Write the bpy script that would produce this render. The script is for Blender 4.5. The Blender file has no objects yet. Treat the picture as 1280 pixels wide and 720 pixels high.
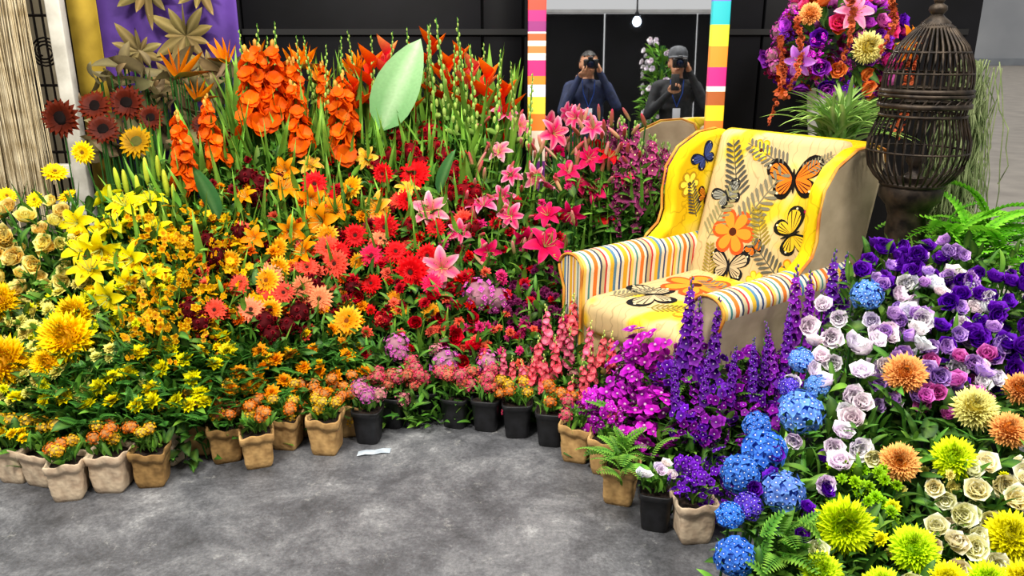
import bpy, bmesh, math, random
import numpy as np
from mathutils import Vector, Matrix
rng=np.random.default_rng(11); random.seed(11)
scene=bpy.context.scene
COL=scene.collection
pi=math.pi

def hexc(h):
    h=h.lstrip('#'); v=[int(h[i:i+2],16)/255 for i in (0,2,4)]
    return np.array([((x+.055)/1.055)**2.4 if x>.04045 else x/12.92 for x in v])
def H4(h): return (*hexc(h),1.0)

# ------------------------------------------------------------ materials
def newmat(name):
    m=bpy.data.materials.new(name); m.use_nodes=True
    nt=m.node_tree; b=nt.nodes['Principled BSDF']; o=nt.nodes['Material Output']
    return m,nt,b,o
def vcol_mat(name,rough=.5,trans=.25,spec=.3,sat=1.0,val=1.0):
    m,nt,b,o=newmat(name)
    a=nt.nodes.new('ShaderNodeAttribute'); a.attribute_name='Col'
    n=nt.nodes.new('ShaderNodeTexNoise'); n.inputs['Scale'].default_value=60
    mr=nt.nodes.new('ShaderNodeMapRange'); mr.inputs['To Min'].default_value=.85*val; mr.inputs['To Max'].default_value=1.15*val
    nt.links.new(n.outputs['Fac'],mr.inputs['Value'])
    hs=nt.nodes.new('ShaderNodeHueSaturation'); hs.inputs['Saturation'].default_value=sat
    nt.links.new(a.outputs['Color'],hs.inputs['Color'])
    mx=nt.nodes.new('ShaderNodeVectorMath'); mx.operation='SCALE'
    nt.links.new(hs.outputs['Color'],mx.inputs[0]); nt.links.new(mr.outputs[0],mx.inputs['Scale'])
    nt.links.new(mx.outputs[0],b.inputs['Base Color'])
    b.inputs['Roughness'].default_value=rough; b.inputs['Specular IOR Level'].default_value=spec
    if trans>0:
        t=nt.nodes.new('ShaderNodeBsdfTranslucent'); nt.links.new(mx.outputs[0],t.inputs['Color'])
        ms=nt.nodes.new('ShaderNodeMixShader'); ms.inputs[0].default_value=trans
        nt.links.new(b.outputs[0],ms.inputs[1]); nt.links.new(t.outputs[0],ms.inputs[2]); nt.links.new(ms.outputs[0],o.inputs['Surface'])
    return m
def noise_mat(name,c0,c1,scale=8,rough=.6,bump=0,metal=0,spec=.4,detail=4,lo=.35,hi=.65,coord='Object'):
    m,nt,b,o=newmat(name)
    tc=nt.nodes.new('ShaderNodeTexCoord')
    n=nt.nodes.new('ShaderNodeTexNoise'); n.inputs['Scale'].default_value=scale; n.inputs['Detail'].default_value=detail
    nt.links.new(tc.outputs[coord],n.inputs['Vector'])
    r=nt.nodes.new('ShaderNodeValToRGB'); e=r.color_ramp.elements
    e[0].position=lo; e[0].color=H4(c0); e[1].position=hi; e[1].color=H4(c1)
    nt.links.new(n.outputs['Fac'],r.inputs[0]); nt.links.new(r.outputs[0],b.inputs['Base Color'])
    b.inputs['Roughness'].default_value=rough; b.inputs['Metallic'].default_value=metal; b.inputs['Specular IOR Level'].default_value=spec
    if bump:
        bp=nt.nodes.new('ShaderNodeBump'); bp.inputs['Strength'].default_value=bump; bp.inputs['Distance'].default_value=.01
        nt.links.new(n.outputs['Fac'],bp.inputs['Height']); nt.links.new(bp.outputs[0],b.inputs['Normal'])
    return m
def stripe_mat(name,axis,period,cols,off=0,rough=.7):
    m,nt,b,o=newmat(name)
    tc=nt.nodes.new('ShaderNodeTexCoord'); sp=nt.nodes.new('ShaderNodeSeparateXYZ'); nt.links.new(tc.outputs['Object'],sp.inputs[0])
    ma=nt.nodes.new('ShaderNodeMath'); ma.operation='MULTIPLY_ADD'; ma.inputs[1].default_value=1/period; ma.inputs[2].default_value=off
    nt.links.new(sp.outputs[axis],ma.inputs[0])
    fr=nt.nodes.new('ShaderNodeMath'); fr.operation='FRACT'; nt.links.new(ma.outputs[0],fr.inputs[0])
    r=nt.nodes.new('ShaderNodeValToRGB'); r.color_ramp.interpolation='CONSTANT'
    els=r.color_ramp.elements
    while len(els)>1: els.remove(els[-1])
    els[0].position=0; els[0].color=H4(cols[0][1])
    for p,c in cols[1:]:
        e=els.new(p); e.color=H4(c)
    nt.links.new(fr.outputs[0],r.inputs[0]); nt.links.new(r.outputs[0],b.inputs['Base Color'])
    b.inputs['Roughness'].default_value=rough
    return m

M_PETAL=vcol_mat('petal',.55,.27,.15,1.04,.99)
M_LEAF=vcol_mat('leaf',.5,.2,.25,1.0,1.0)
M_DULL=vcol_mat('flower_centre',.8,0,.1)
FM=[M_PETAL,M_LEAF,M_DULL]

# ------------------------------------------------------------ template geometry
def grid_faces(nu,nv):
    F=[]
    for i in range(nu):
        for j in range(nv):
            a=i*(nv+1)+j; b=a+1; c=a+nv+1; d=c+1
            F+= [(a,c,b),(b,c,d)]
    return np.array(F)
def petal(L=1,W=.4,e0=.3,e1=.0,cup=.2,nu=4,nv=2,p=.9,c0=(1,1,1),c1=(1,1,1),base=.25,mat=0,pw=.75,x0=0,rib=None):
    t=np.linspace(0,1,nu+1); ang=e0+(e1-e0)*t
    dx=np.cos(ang)*L/nu; dz=np.sin(ang)*L/nu
    x=np.concatenate([[0],np.cumsum((dx[:-1]+dx[1:])/2)])+x0; z=np.concatenate([[0],np.cumsum((dz[:-1]+dz[1:])/2)])
    w=W/2*(np.clip(np.sin(pi*t**p),0,1)**pw)+base*W/2*(1-t)
    vs=np.linspace(-1,1,nv+1)
    V=[];C=[]
    c0=np.array(c0);c1=np.array(c1)
    for i in range(nu+1):
        for v in vs:
            V.append((x[i]-math.sin(ang[i])*cup*w[i]*v*v, v*w[i], z[i]+math.cos(ang[i])*cup*w[i]*v*v))
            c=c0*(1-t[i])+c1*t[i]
            if rib is not None and abs(v)<.01: c=c*.55+np.array(rib)*.45
            C.append(c)
    F=grid_faces(nu,nv)
    return (np.array(V),F,np.array(C),np.full(len(F),mat))
def merge(ts):
    V=[];F=[];C=[];M=[];n=0
    for t in ts:
        V.append(t[0]);F.append(t[1]+n);C.append(t[2]);M.append(t[3]);n+=len(t[0])
    return (np.concatenate(V),np.concatenate(F),np.concatenate(C),np.concatenate(M))
def Rz(a): c,s=math.cos(a),math.sin(a); return np.array([[c,-s,0],[s,c,0],[0,0,1.]])
def Ry(a): c,s=math.cos(a),math.sin(a); return np.array([[c,0,s],[0,1.,0],[-s,0,c]])
def Rx(a): c,s=math.cos(a),math.sin(a); return np.array([[1.,0,0],[0,c,-s],[0,s,c]])
def xf(t,R=None,s=1.0,p=(0,0,0)):
    V=t[0]*s
    if R is not None: V=V@np.array(R).T
    return (V+np.array(p),t[1],t[2],t[3])
def ring(n,phase=0,jit=.06,zoff=0,**k):
    out=[]
    e0=k.pop('e0',.3); e1=k.pop('e1',0); L=k.pop('L',1)
    for i in range(n):
        pt=petal(L=L*(1+rng.uniform(-jit,jit)),e0=e0+rng.uniform(-jit,jit)*1.5,e1=e1+rng.uniform(-jit,jit)*3,**k)
        out.append(xf(pt,Rz(2*pi*(i+phase)/n+rng.uniform(-jit,jit)*.6),1,(0,0,zoff)))
    return merge(out)
def ball(r=(1,1,1),c=(1,1,1),c2=None,n=8,m=5,p=(0,0,0),mat=2,lo=0,hi=pi):
    V=[];C=[];c=np.array(c);c2=c if c2 is None else np.array(c2)
    for i in range(m+1):
        th=lo+(hi-lo)*i/m
        for j in range(n+1):
            ph=2*pi*j/n
            V.append((r[0]*math.sin(th)*math.cos(ph)+p[0],r[1]*math.sin(th)*math.sin(ph)+p[1],r[2]*math.cos(th)+p[2])); C.append(c*(1-i/m)+c2*i/m)
    F=grid_faces(m,n); return (np.array(V),F,np.array(C),np.full(len(F),mat))
def dirR(d):
    d=np.array(d,float); d/=np.linalg.norm(d); a=np.array([0,0,1.]) if abs(d[2])<.95 else np.array([1.,0,0])
    x=np.cross(a,d); x/=np.linalg.norm(x); y=np.cross(d,x); return np.stack([x,y,d],1)
def tubeT(pts,rad,c=(1,1,1),n=5,mat=1):
    pts=[np.array(p,float) for p in pts]; V=[];
    if not hasattr(rad,'__len__'): rad=[rad]*len(pts)
    for i,p in enumerate(pts):
        d=pts[min(i+1,len(pts)-1)]-pts[max(i-1,0)]; R=dirR(d)
        for j in range(n+1):
            a=2*pi*j/n; V.append(p+R@np.array([math.cos(a)*rad[i],math.sin(a)*rad[i],0]))
    V=np.array(V); F=grid_faces(len(pts)-1,n); return (V,F,np.tile(np.array(c,float),(len(V),1)),np.full(len(F),mat))

G1=hexc('#2c5a22');G2=hexc('#4d8a2f');G3=hexc('#7fae3c');GD=hexc('#16381a')
def gerbera(c,cc='#2a0f08',tip=None):
    c=hexc(c); tip=c*1.15 if tip is None else hexc(tip)
    return merge([ring(20,0,L=1,W=.26,e0=.1,e1=-.1,cup=-.15,nu=3,nv=2,c0=c*.75,c1=tip,p=1.2,base=.4),
      ring(18,.5,L=.8,W=.22,e0=.35,e1=.05,cup=-.1,nu=3,nv=2,c0=c*.7,c1=c,zoff=.03,p=1.2,base=.4),
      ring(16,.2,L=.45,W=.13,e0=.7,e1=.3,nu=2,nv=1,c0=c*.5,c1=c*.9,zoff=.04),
      ball((.24,.24,.12),hexc(cc)*1.6,hexc(cc),p=(0,0,.06))])
def lily(c,edge,throat,open_=1.0):
    c=hexc(c);e=hexc(edge);th=hexc(throat)
    ps=[]
    for k,(w,ph) in enumerate([(.5,0),(.4,.5)]):
        for i in range(3):
            pt=petal(L=1.15,W=w,e0=1.0+rng.uniform(-.12,.12),e1=(-.75+rng.uniform(-.25,.25))*open_,cup=.25,nu=7,nv=4,c0=th,c1=e,p=.85,base=.2)
            V,F,C,M=pt
            v=np.abs(np.tile(np.linspace(-1,1,5),8)); t=np.repeat(np.linspace(0,1,8),5)
            mid=np.clip(1.15-v*1.05,0,1)*np.clip(np.sin(pi*np.clip(t,0.0,1)),0,1)**.5
            C=C*(1-mid[:,None])+c[None]*mid[:,None]
            V=V.copy(); V[:,2]+=.03*np.sin(t*16)*v
            ps.append(xf((V,F,C,M),Rz(2*pi*(i+ph)/3)))
    for i in range(6):
        a=2*pi*i/6; d=np.array([math.cos(a)*.35,math.sin(a)*.35,.75])
        ps.append(tubeT([(0,0,.05),d*.6,d],.014,hexc('#b9c86a'),3)); ps.append(ball((.05,.02,.025),hexc('#7a3410'),n=5,m=3,p=tuple(d)))
    ps.append(tubeT([(0,0,-.35),(0,0,.1)],[.07,.13],hexc('#7fae3c'),5))
    return merge(ps)
def bud(c,c2='#6f9a3a'):
    return merge([ball((.2,.2,1),hexc(c),hexc(c2),n=6,m=6,p=(0,0,.6),mat=0)])
def pompon(c,c2,n0=24,rings=10):
    c=hexc(c);c2=hexc(c2);out=[]
    for k in range(rings):
        f=k/(rings-1)
        el=-.4+f*1.8
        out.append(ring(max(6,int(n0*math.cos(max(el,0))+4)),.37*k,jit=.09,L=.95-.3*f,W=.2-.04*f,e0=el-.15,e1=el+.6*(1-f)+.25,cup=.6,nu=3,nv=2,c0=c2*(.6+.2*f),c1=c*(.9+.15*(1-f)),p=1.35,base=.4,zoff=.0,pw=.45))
    out.append(ball((.5,.5,.5),c2*.75,n=8,m=5,mat=0))
    return merge(out)
def smallmum(c,c2):
    c=hexc(c);c2=hexc(c2);out=[]
    for k,el in enumerate([-.2,.25,.65,1.05,1.35]):
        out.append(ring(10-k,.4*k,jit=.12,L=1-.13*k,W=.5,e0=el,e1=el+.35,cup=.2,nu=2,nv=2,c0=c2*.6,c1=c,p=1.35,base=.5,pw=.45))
    return merge(out)
def rose(c,c2,green=True):
    c=hexc(c);c2=hexc(c2);out=[]
    for k,(n,L,e0,e1) in enumerate([(3,.62,1.5,1.8),(4,.8,1.35,1.65),(5,.95,1.1,1.45),(5,1.05,.8,1.1)]):
        out.append(ring(n,.37*k,jit=.07,L=L,W=1.0,e0=e0,e1=e1,cup=.3,nu=3,nv=3,c0=c2,c1=c,p=1.5,base=.5,pw=.45,x0=.05+.06*k))
    if green: out.append(ring(5,0,L=.5,W=.15,e0=.1,e1=.9,nu=2,nv=1,c0=G2,c1=G3,mat=1,zoff=-.04))
    return merge(out)
def floret(c,c2,n=4,cc='#f5e9a0'):
    return merge([ring(n,0,L=1,W=.85,e0=.25,e1=-.05,cup=.1,nu=2,nv=2,c0=hexc(c2),c1=hexc(c),p=1.2,base=.3,pw=.6),ball((.14,.14,.12),hexc(cc),n=5,m=2,p=(0,0,.05),hi=pi/2)])
def dome(n,fl,fs,rad=(1,1,1),hi=1.0,shade=.65,core=None):
    out=[]
    for i in range(n):
        z=1-(i+.5)/n*(1+hi); z=max(min(z,1),-1); a=i*2.39996+rng.uniform(-.2,.2); s=math.sqrt(1-z*z)
        d=np.array([s*math.cos(a),s*math.sin(a),z])
        T=xf(fl,dirR(d+rng.normal(0,.18,3))@Rz(rng.uniform(0,6)),fs*rng.uniform(.8,1.15),d*np.array(rad)*rng.uniform(.9,1.03))
        f=rng.uniform(.78,1.12)
        out.append((T[0],T[1],np.clip(T[2]*f,0,1),T[3]))
    cc=fl[2].mean(0)*shade*.6 if core is None else hexc(core)
    out.append(ball(tuple(np.array(rad)*.8),cc,n=8,m=5,mat=2))
    return merge(out)
def spray(n,fl,fs,rad=(1,1,1),stemc=None):
    out=[]
    for i in range(n):
        d=rng.normal(0,1,3); d/=np.linalg.norm(d); q=d*rng.uniform(.25,1)**.5*np.array(rad)
        nn=d*.6+np.array([0,-.8,.3])
        T=xf(fl,dirR(nn)@Rz(rng.uniform(0,6)),fs*rng.uniform(.75,1.2),q); f=rng.uniform(.65,1.12)
        out.append((T[0],T[1],np.clip(T[2]*f,0,1),T[3]))
        if i%2==0: out.append(tubeT([q-nn*.02,q*.4+np.array([0,0,-.9*rad[2]])],.012,G2,3))
    return merge(out)
def spike(n,fl,fs0,fs1,L=1,rad=.06,budc='#8fae55',budfrac=.2,tilt=.6):
    out=[tubeT([(0,0,-.6),(0.01,0,L*.5),(0,0,L)],[.014,.012,.005],G2,4)]
    for i in range(n):
        f=i/(n-1); h=f*L*.97; a=i*2.39996; s=fs0+(fs1-fs0)*f
        d=np.array([math.cos(a),math.sin(a),tilt*(.5+f)])
        q=np.array([math.cos(a)*rad*(1-f*.7),math.sin(a)*rad*(1-f*.7),h])
        if f>1-budfrac: out.append(ball((s*.3,s*.3,s*.55),hexc(budc),n=5,m=3,p=tuple(q),mat=1))
        else:
            T=xf(fl,dirR(d)@Rz(rng.uniform(0,6)),s*rng.uniform(.85,1.1),q); g=rng.uniform(.75,1.1); out.append((T[0],T[1],np.clip(T[2]*g,0,1),T[3]))
    return merge(out)
def ruffled(c,c2,n=6):
    return merge([ring(3,0,L=1,W=.95,e0=.75,e1=-.35,cup=.2,nu=4,nv=3,c0=hexc(c2),c1=hexc(c),p=1.25,base=.3,pw=.5),
                  ring(3,.5,L=.9,W=.85,e0=.95,e1=.0,cup=.2,nu=4,nv=3,c0=hexc(c2),c1=hexc(c)*.92,p=1.25,base=.3,pw=.5)])
def heliconia(c,c2,n=5):
    out=[tubeT([(0,0,-2.0),(0,0,0),(.02,0,.85)],[.022,.028,.012],hexc(c)*.8,5,0)]
    for i in range(n):
        s=1 if i%2 else -1; L=.85-.1*i
        pt=petal(L=L,W=.2,e0=.35+.12*i,e1=.85+.12*i,cup=1.0,nu=6,nv=2,c0=hexc(c),c1=hexc(c2),p=.5,base=.6,pw=.9)
        out.append(xf(pt,Rz((0 if s>0 else pi)+.25*(i-1)),1,(0,0,i*.17)))
    return merge(out)
def strelitzia(c='#f58a1c'):
    out=[xf(petal(L=.8,W=.16,e0=.15,e1=.3,cup=1.2,nu=5,nv=2,c0=hexc('#6a8a3a'),c1=hexc('#b5512a'),p=.55,base=.7),None),tubeT([(0,0,-1.4),(0,0,0)],.025,G1,5)]
    for i in range(5):
        a=.75+.32*i
        out.append(xf(petal(L=.85-.04*i,W=.17,e0=0,e1=.2,cup=.4,nu=5,nv=2,c0=hexc(c)*.9,c1=hexc(c),p=.75),Ry(-a)@Rx(.4*(i-2)),1,(.1,0,.02)))
    out.append(xf(petal(L=.5,W=.07,e0=0,e1=0,cup=.3,nu=3,nv=2,c0=hexc('#2a3aa0'),c1=hexc('#3a4ac0')),Ry(-.55),1,(.1,0,0)))
    return merge(out)
def leafT(c0,c1,W=.3,nu=5,e0=.5,e1=-.35,rib=G3,cup=.35):
    return petal(L=1,W=W,e0=e0,e1=e1,cup=cup,nu=nu,nv=2,c0=c0,c1=c1,p=.75,base=.12,mat=1,rib=rib)
def fern(c0,c1,n=16,e0=.9,e1=-.7,w=.2):
    out=[];P=np.array([0,0,0.]);pts=[P.copy()]
    for i in range(n):
        a=e0+(e1-e0)*i/n; P=P+np.array([math.cos(a),0,math.sin(a)])/n; pts.append(P.copy())
        f=(i+1)/n; L=w*math.sin(pi*min(1,f*.85+.12))**.6
        for s in (-1,1):
            lf=petal(L=L,W=.055,e0=.05,e1=-.3,cup=0,nu=2,nv=1,c0=c0,c1=c1,p=.7,base=.5,mat=1)
            out.append(xf(lf,Rz(s*1.2),1,P))
    out.append(tubeT(pts[::3]+[pts[-1]],.008,c0*.7,3))
    return merge(out)

# ------------------------------------------------------------ instanced merging
def frames(N,spin):
    z=N/np.linalg.norm(N,axis=1,keepdims=True)
    a=np.where(np.abs(z[:,2:3])<.95,np.array([[0,0,1.]]),np.array([[1.,0,0]]))
    x=np.cross(a,z); x/=np.linalg.norm(x,axis=1,keepdims=True); y=np.cross(z,x)
    c=np.cos(spin)[:,None]; s=np.sin(spin)[:,None]
    return np.stack([x*c+y*s,-x*s+y*c,z],axis=2)
def frames_dir(D,roll=None):
    x=D/np.linalg.norm(D,axis=1,keepdims=True); up=np.tile(np.array([[0.03,0.02,1.]]),(len(D),1))
    y=np.cross(up,x); y/=np.linalg.norm(y,axis=1,keepdims=True); z=np.cross(x,y)
    if roll is not None:
        c=np.cos(roll)[:,None]; s=np.sin(roll)[:,None]; y,z=y*c+z*s,-y*s+z*c
    return np.stack([x,y,z],axis=2)
GEOS={}
class Geo:
    def __init__(s,name): s.name=name; s.V=[];s.F=[];s.C=[];s.M=[];s.n=0
    def add(s,T,P,R,S,J=None):
        V,F,C,M=T; P=np.atleast_2d(np.array(P,float)); N=len(P)
        if N==0: return
        S=np.array(S,float); S=np.full((N,3),float(S)) if S.ndim==0 else np.broadcast_to(S.reshape(N,-1),(N,3))
        if R.ndim==2: R=np.tile(R[None],(N,1,1))
        W=np.einsum('nij,nvj->nvi',R,V[None]*S[:,None,:])+P[:,None]
        if J is None: J=np.ones((N,3))
        s.V.append(W.reshape(-1,3)); s.F.append((F[None]+(np.arange(N)*len(V))[:,None,None]).reshape(-1,3)+s.n)
        s.C.append(np.clip(C[None]*J[:,None],0,1).reshape(-1,3)); s.M.append(np.tile(M,N)); s.n+=N*len(V)
    def build(s):
        V=np.concatenate(s.V);F=np.concatenate(s.F);C=np.concatenate(s.C);M=np.concatenate(s.M)
        V[:,2]=np.maximum(V[:,2],.002)
        me=bpy.data.meshes.new(s.name)
        me.vertices.add(len(V)); me.vertices.foreach_set('co',V.astype(np.float32).ravel())
        me.loops.add(len(F)*3); me.loops.foreach_set('vertex_index',F.astype(np.int32).ravel())
        me.polygons.add(len(F)); me.polygons.foreach_set('loop_start',(np.arange(len(F))*3).astype(np.int32))
        me.polygons.foreach_set('material_index',M.astype(np.int32))
        me.update(calc_edges=True)
        me.polygons.foreach_set('use_smooth',np.ones(len(F),dtype=bool))
        a=me.color_attributes.new('Col','FLOAT_COLOR','POINT')
        a.data.foreach_set('color',np.concatenate([C,np.ones((len(C),1))],1).astype(np.float32).ravel())
        for m in FM: me.materials.append(m)
        o=bpy.data.objects.new(s.name,me); COL.objects.link(o); return o
def G(name):
    if name not in GEOS: GEOS[name]=Geo(name)
    return GEOS[name]
def jit(n,b=.16,h=.06): return rng.uniform(1-b,1+b*.7,(n,1))*(1+rng.uniform(-h,h,(n,3)))

# ------------------------------------------------------------ display bank surfaces (col = lateral, row = tier)
def arr(c,r):
    c=np.atleast_1d(np.array(c,float)); r=np.atleast_1d(np.array(r,float)); return np.broadcast_arrays(c,r)
def B(c,r):
    c,r=arr(c,r)
    w=np.clip((-1.5-c)/3.5,0,1); w=w*w*(3-2*w)
    t=(3.07+.205*r)*(1-w)+(2.75+.14*r+.014*r*r)*w
    Y=np.minimum(2.75+.295*r,4.1)*(1-w)+(2.48+.2*r+.02*r*r)*w
    Z=(.04+.225*r+.014*r*r)*(1-w)+(.195+.2*r+.012*r*r)*w
    return np.stack([c*t/10,Y,np.maximum(Z,.03)],1)
def Fr(c,r):
    c,r=arr(c,r)
    return np.stack([c*(2.66+.18*r-.03*r*r)/10,2.40+.24*r-.02*r*r,np.maximum(.24+.19*r+.015*r*r,.03)],1)
def Md(c,r):
    c,r=arr(c,r); w=np.clip((c-.6)/1.4,0,1)[:,None]
    return B(c,r)*(1-w)+Fr(c,r)*w
def K(c,r):
    c,r=arr(c,r)
    return np.stack([c*(3.95-.1*(r-2.5))/10,3.85+0*c,.576+(r-2.5)*.40],1)
def Rt(c,r):
    c,r=arr(c,r)
    return np.stack([c*(2.07+.23*r+.02*r*r)/10,1.86+.27*r+.02*r*r,.53+.11*r+.008*r*r],1)

STEM=tubeT([(0,0,0),(0,0,1)],1.0,G1*1.1,4)
def stems(g,P,length,w=.0035):
    n=len(P); L=np.minimum(P[:,2]-.01,length)
    bot=P+np.stack([rng.uniform(-.03,.03,n),rng.uniform(.02,.08,n),-L],1)
    D=P-bot; ln=np.linalg.norm(D,axis=1)
    g.add(STEM,bot,frames(D,np.zeros(n)),np.stack([np.full(n,w),np.full(n,w),ln],1),jit(n))
def put(name,T,fn,cr,size,face=(0,-.75,.6),spread=.3,stem=.35,lift=0.,up=False,b=.16,dy=0.,k_=1.0):
    cr=np.atleast_2d(np.array(cr,float)); g=G(name); n=len(cr)
    P=fn(cr[:,0],cr[:,1]); P=P+np.array([0,dy,0]); P[:,2]+=lift
    S=(cr[:,2] if cr.shape[1]>2 else (rng.uniform(size[0],size[1],n) if hasattr(size,'__len__') else np.full(n,size)))*k_
    if up:
        N=np.array([[0,0,1.]])+rng.normal(0,.07,(n,3))
    else: N=np.array([face])+rng.normal(0,spread,(n,3))
    Ts=T if isinstance(T,list) else [T]
    idx=rng.integers(0,len(Ts),n)
    for k,t in enumerate(Ts):
        m=idx==k
        if m.any(): g.add(t,P[m],frames(N[m],rng.uniform(0,6.28,m.sum())),S[m],jit(m.sum(),b))
    if stem: stems(g,P-N*S[:,None]*.05,stem)
def zone(name,T,fn,n,c0,c1,r0,r1,size,depth=.06,**k):
    m=max(1,int(math.sqrt(n*(r1-r0)/(c1-c0)))); q=int(math.ceil(n/m))
    cc=(np.tile(np.arange(q),m)+rng.uniform(-.3,1.3,m*q))/q; rr=(np.repeat(np.arange(m),q)+rng.uniform(-.3,1.3,m*q))/m
    cc=np.clip(cc,0,1); rr=np.clip(rr,0,1)
    cr=np.stack([c0+(c1-c0)*cc,r0+(r1-r0)*rr],1)
    put(name,T,fn,cr,size,lift=rng.uniform(-depth,depth*.35,len(cr)),**k)
def ell(name,T,fn,n,c,r,rc,rr,size,**k):
    a=rng.uniform(0,6.28,n); q=np.sqrt(rng.uniform(0,1,n))
    put(name,T,fn,np.stack([c+rc*q*np.cos(a),r+rr*q*np.sin(a)],1),size,**k)

# ============================================================ FLOWERS
LEAVES=[leafT(G1*.8,G1*1.3),leafT(G1,G2,W=.2),leafT(GD,G1,W=.42,e1=-.6),leafT(G2*.8,G2*1.2,W=.16,e1=.1),leafT(G2,G3,W=.25)]
def foliage(name,fn,n,c0,c1,r0,r1,size=(.05,.11),topf=None,botf=None,low=(.02,.16),bright=1.0,cf=None):
    g=G(name)
    c=rng.uniform(c0,c1,n); r=rng.uniform(r0,r1,n)
    keep=np.ones(n,bool)
    if topf is not None: keep&=r<topf(c)
    if botf is not None: keep&=r>botf(c)
    if cf is not None: keep&=c>cf(r)
    c=c[keep];r=r[keep];n=len(c)
    P=fn(c,r); P[:,2]-=rng.uniform(low[0],low[1],n); P[:,1]+=rng.uniform(-.02,.06,n); P[:,2]=np.maximum(P[:,2],.02)
    D=np.stack([rng.normal(0,.7,n),rng.normal(-.35,.6,n),rng.uniform(-.1,1.1,n)],1)
    R=frames_dir(D,rng.normal(0,.5,n)); S=rng.uniform(size[0],size[1],n); idx=rng.integers(0,len(LEAVES),n)
    for k,t in enumerate(LEAVES):
        m=idx==k; g.add(t,P[m],R[m],S[m],jit(m.sum(),.35,.12)*bright)
def topB(c): return np.interp(c,[-6.6,-5.2,-4,-3,-2,-.2,.1,.8],[2.7,2.9,3.4,3.8,3.9,3.8,3.2,3.0])
def botB(c): return np.interp(c,[-6.6,-4.6,-3.4,-1.8,-.8,.1,.9],[.05,.1,.25,.35,.45,.4,.25])
def lineR(r): return np.interp(r,[-2,-1,0,1,1.5,2,2.4],[2.55,2.85,3.25,3.75,4.05,4.25,4.4])
foliage('bedding_foliage',B,11500,-6.9,.85,-.5,4.0,topf=topB,botf=botB,low=(.03,.19),bright=.85)
foliage('bedding_foliage',B,1900,-6.9,.85,0.3,3.6,size=(.05,.1),topf=topB,botf=botB,low=(-.02,.04),bright=1.0)
foliage('bedding_foliage',B,1100,-6.9,.85,0.0,1.1,size=(.04,.07),botf=botB,low=(.02,.06))
foliage('bedding_foliage',K,1600,.5,2.2,2.3,3.3,size=(.06,.12),low=(0,.2))
foliage('bedding_foliage',Md,1500,.7,3.5,-.2,1.15,size=(.04,.09),low=(.05,.18),bright=.85)
foliage('hydrangea_foliage',Rt,4800,2.5,6.9,-2.3,2.4,size=(.045,.095),low=(.02,.17),cf=lineR,bright=.85)
def blades(name,fn,n,c0,c1,r0,r1,Lr,W=.05,col=(G2,G3),lean=.18,bend=.0):
    T=[petal(L=1,W=W*w,e0=0,e1=b,cup=.6,nu=5,nv=2,c0=col[0],c1=col[1]*f,p=.6,base=.6,mat=1) for w,b,f in [(1,.1,1),(1.5,-.25,.9),(.8,.3,1.1)]]
    g=G(name); cc=rng.uniform(c0,c1,n); rr=rng.uniform(r0,r1,n); P=fn(cc,rr); S=rng.uniform(Lr[0],Lr[1],n)
    D=np.stack([rng.normal(0,lean,n),rng.normal(-.05,lean,n),np.ones(n)],1)
    P[:,2]-=S*.75; P[:,2]=np.maximum(P[:,2],.02)
    idx=rng.integers(0,3,n)
    for k in range(3):
        m=idx==k; g.add(T[k],P[m],frames_dir(D[m],rng.uniform(0,6,m.sum())),S[m],jit(m.sum(),.3,.08))
blades('gladiolus_leaves',B,260,-4.6,0.2,2.4,3.8,(.35,.55))
blades('gladiolus_leaves',B,240,-3.7,.1,3.6,4.5,(.4,.65),W=.055)
blades('gladiolus_leaves',B,170,-5,0.6,1.2,3.0,(.2,.3),W=.07,lean=.3)
blades('gladiolus_leaves',K,90,.3,2.0,2.4,3.3,(.25,.4),lean=.25)
blades('gladiolus_leaves',B,60,-6.5,-4.6,1.5,3.0,(.2,.35),lean=.25,col=(G1,G2))
flg=ball((.4,.4,1),hexc('#9dba55'),hexc('#6f9a3f'),n=5,m=3,mat=1)
budspike=spike(20,flg,.1,.035,L=1,rad=.035,budfrac=.95,budc='#a2bd58')
put('gladiolus_bud_spikes',budspike,B,[(-.95,3.9,.42),(-.8,3.9,.45),(-.62,4.0,.42),(-.45,3.7,.4),(-.2,3.7,.38),(.05,3.6,.36),(.2,3.5,.34),(-1.5,4.0,.36),(-1.9,4.1,.33),(-2.3,3.9,.33),(-3.1,4.0,.38),(-2.9,4.1,.36),(-2.6,4.1,.3),(-.3,3.9,.34),(-1.25,4.1,.34),(-1.7,4.0,.34),(-2.1,4.1,.3),(-3.3,4.1,.32),(-1.05,4.1,.36),(-.7,3.7,.4),(-.55,3.8,.38),(-2.45,4.1,.3),(-3.0,3.9,.36)],.3,up=True,stem=.5)
g=G('canna_leaves'); cl=petal(L=1,W=.44,e0=.0,e1=-.3,cup=.35,nu=8,nv=4,c0=hexc('#6aa062'),c1=hexc('#9cc890'),p=.8,base=.1,mat=1,rib=hexc('#c8e2b8'))
cl2=petal(L=1,W=.3,e0=.0,e1=-.3,cup=.35,nu=8,nv=4,c0=hexc('#2a5a2e'),c1=hexc('#41783c'),p=.8,base=.1,mat=1,rib=hexc('#6f9a5f'))
for (c,r,D,s,ro,T) in [(-1.6,3.8,(.45,.0,1),.46,1.5,cl),(-.9,3.0,(.3,-.2,1),.22,1.5,cl2),(-3.6,2.7,(-.3,0,1),.24,1.5,cl2)]:
    g.add(T,B(c,r)-np.array([[0,.06,.02]]),frames_dir(np.array([D],float),np.array([ro])),s)
FERN=fern(G2,G3); FERND=fern(G1,G2,e0=.6,e1=-.3)
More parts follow.
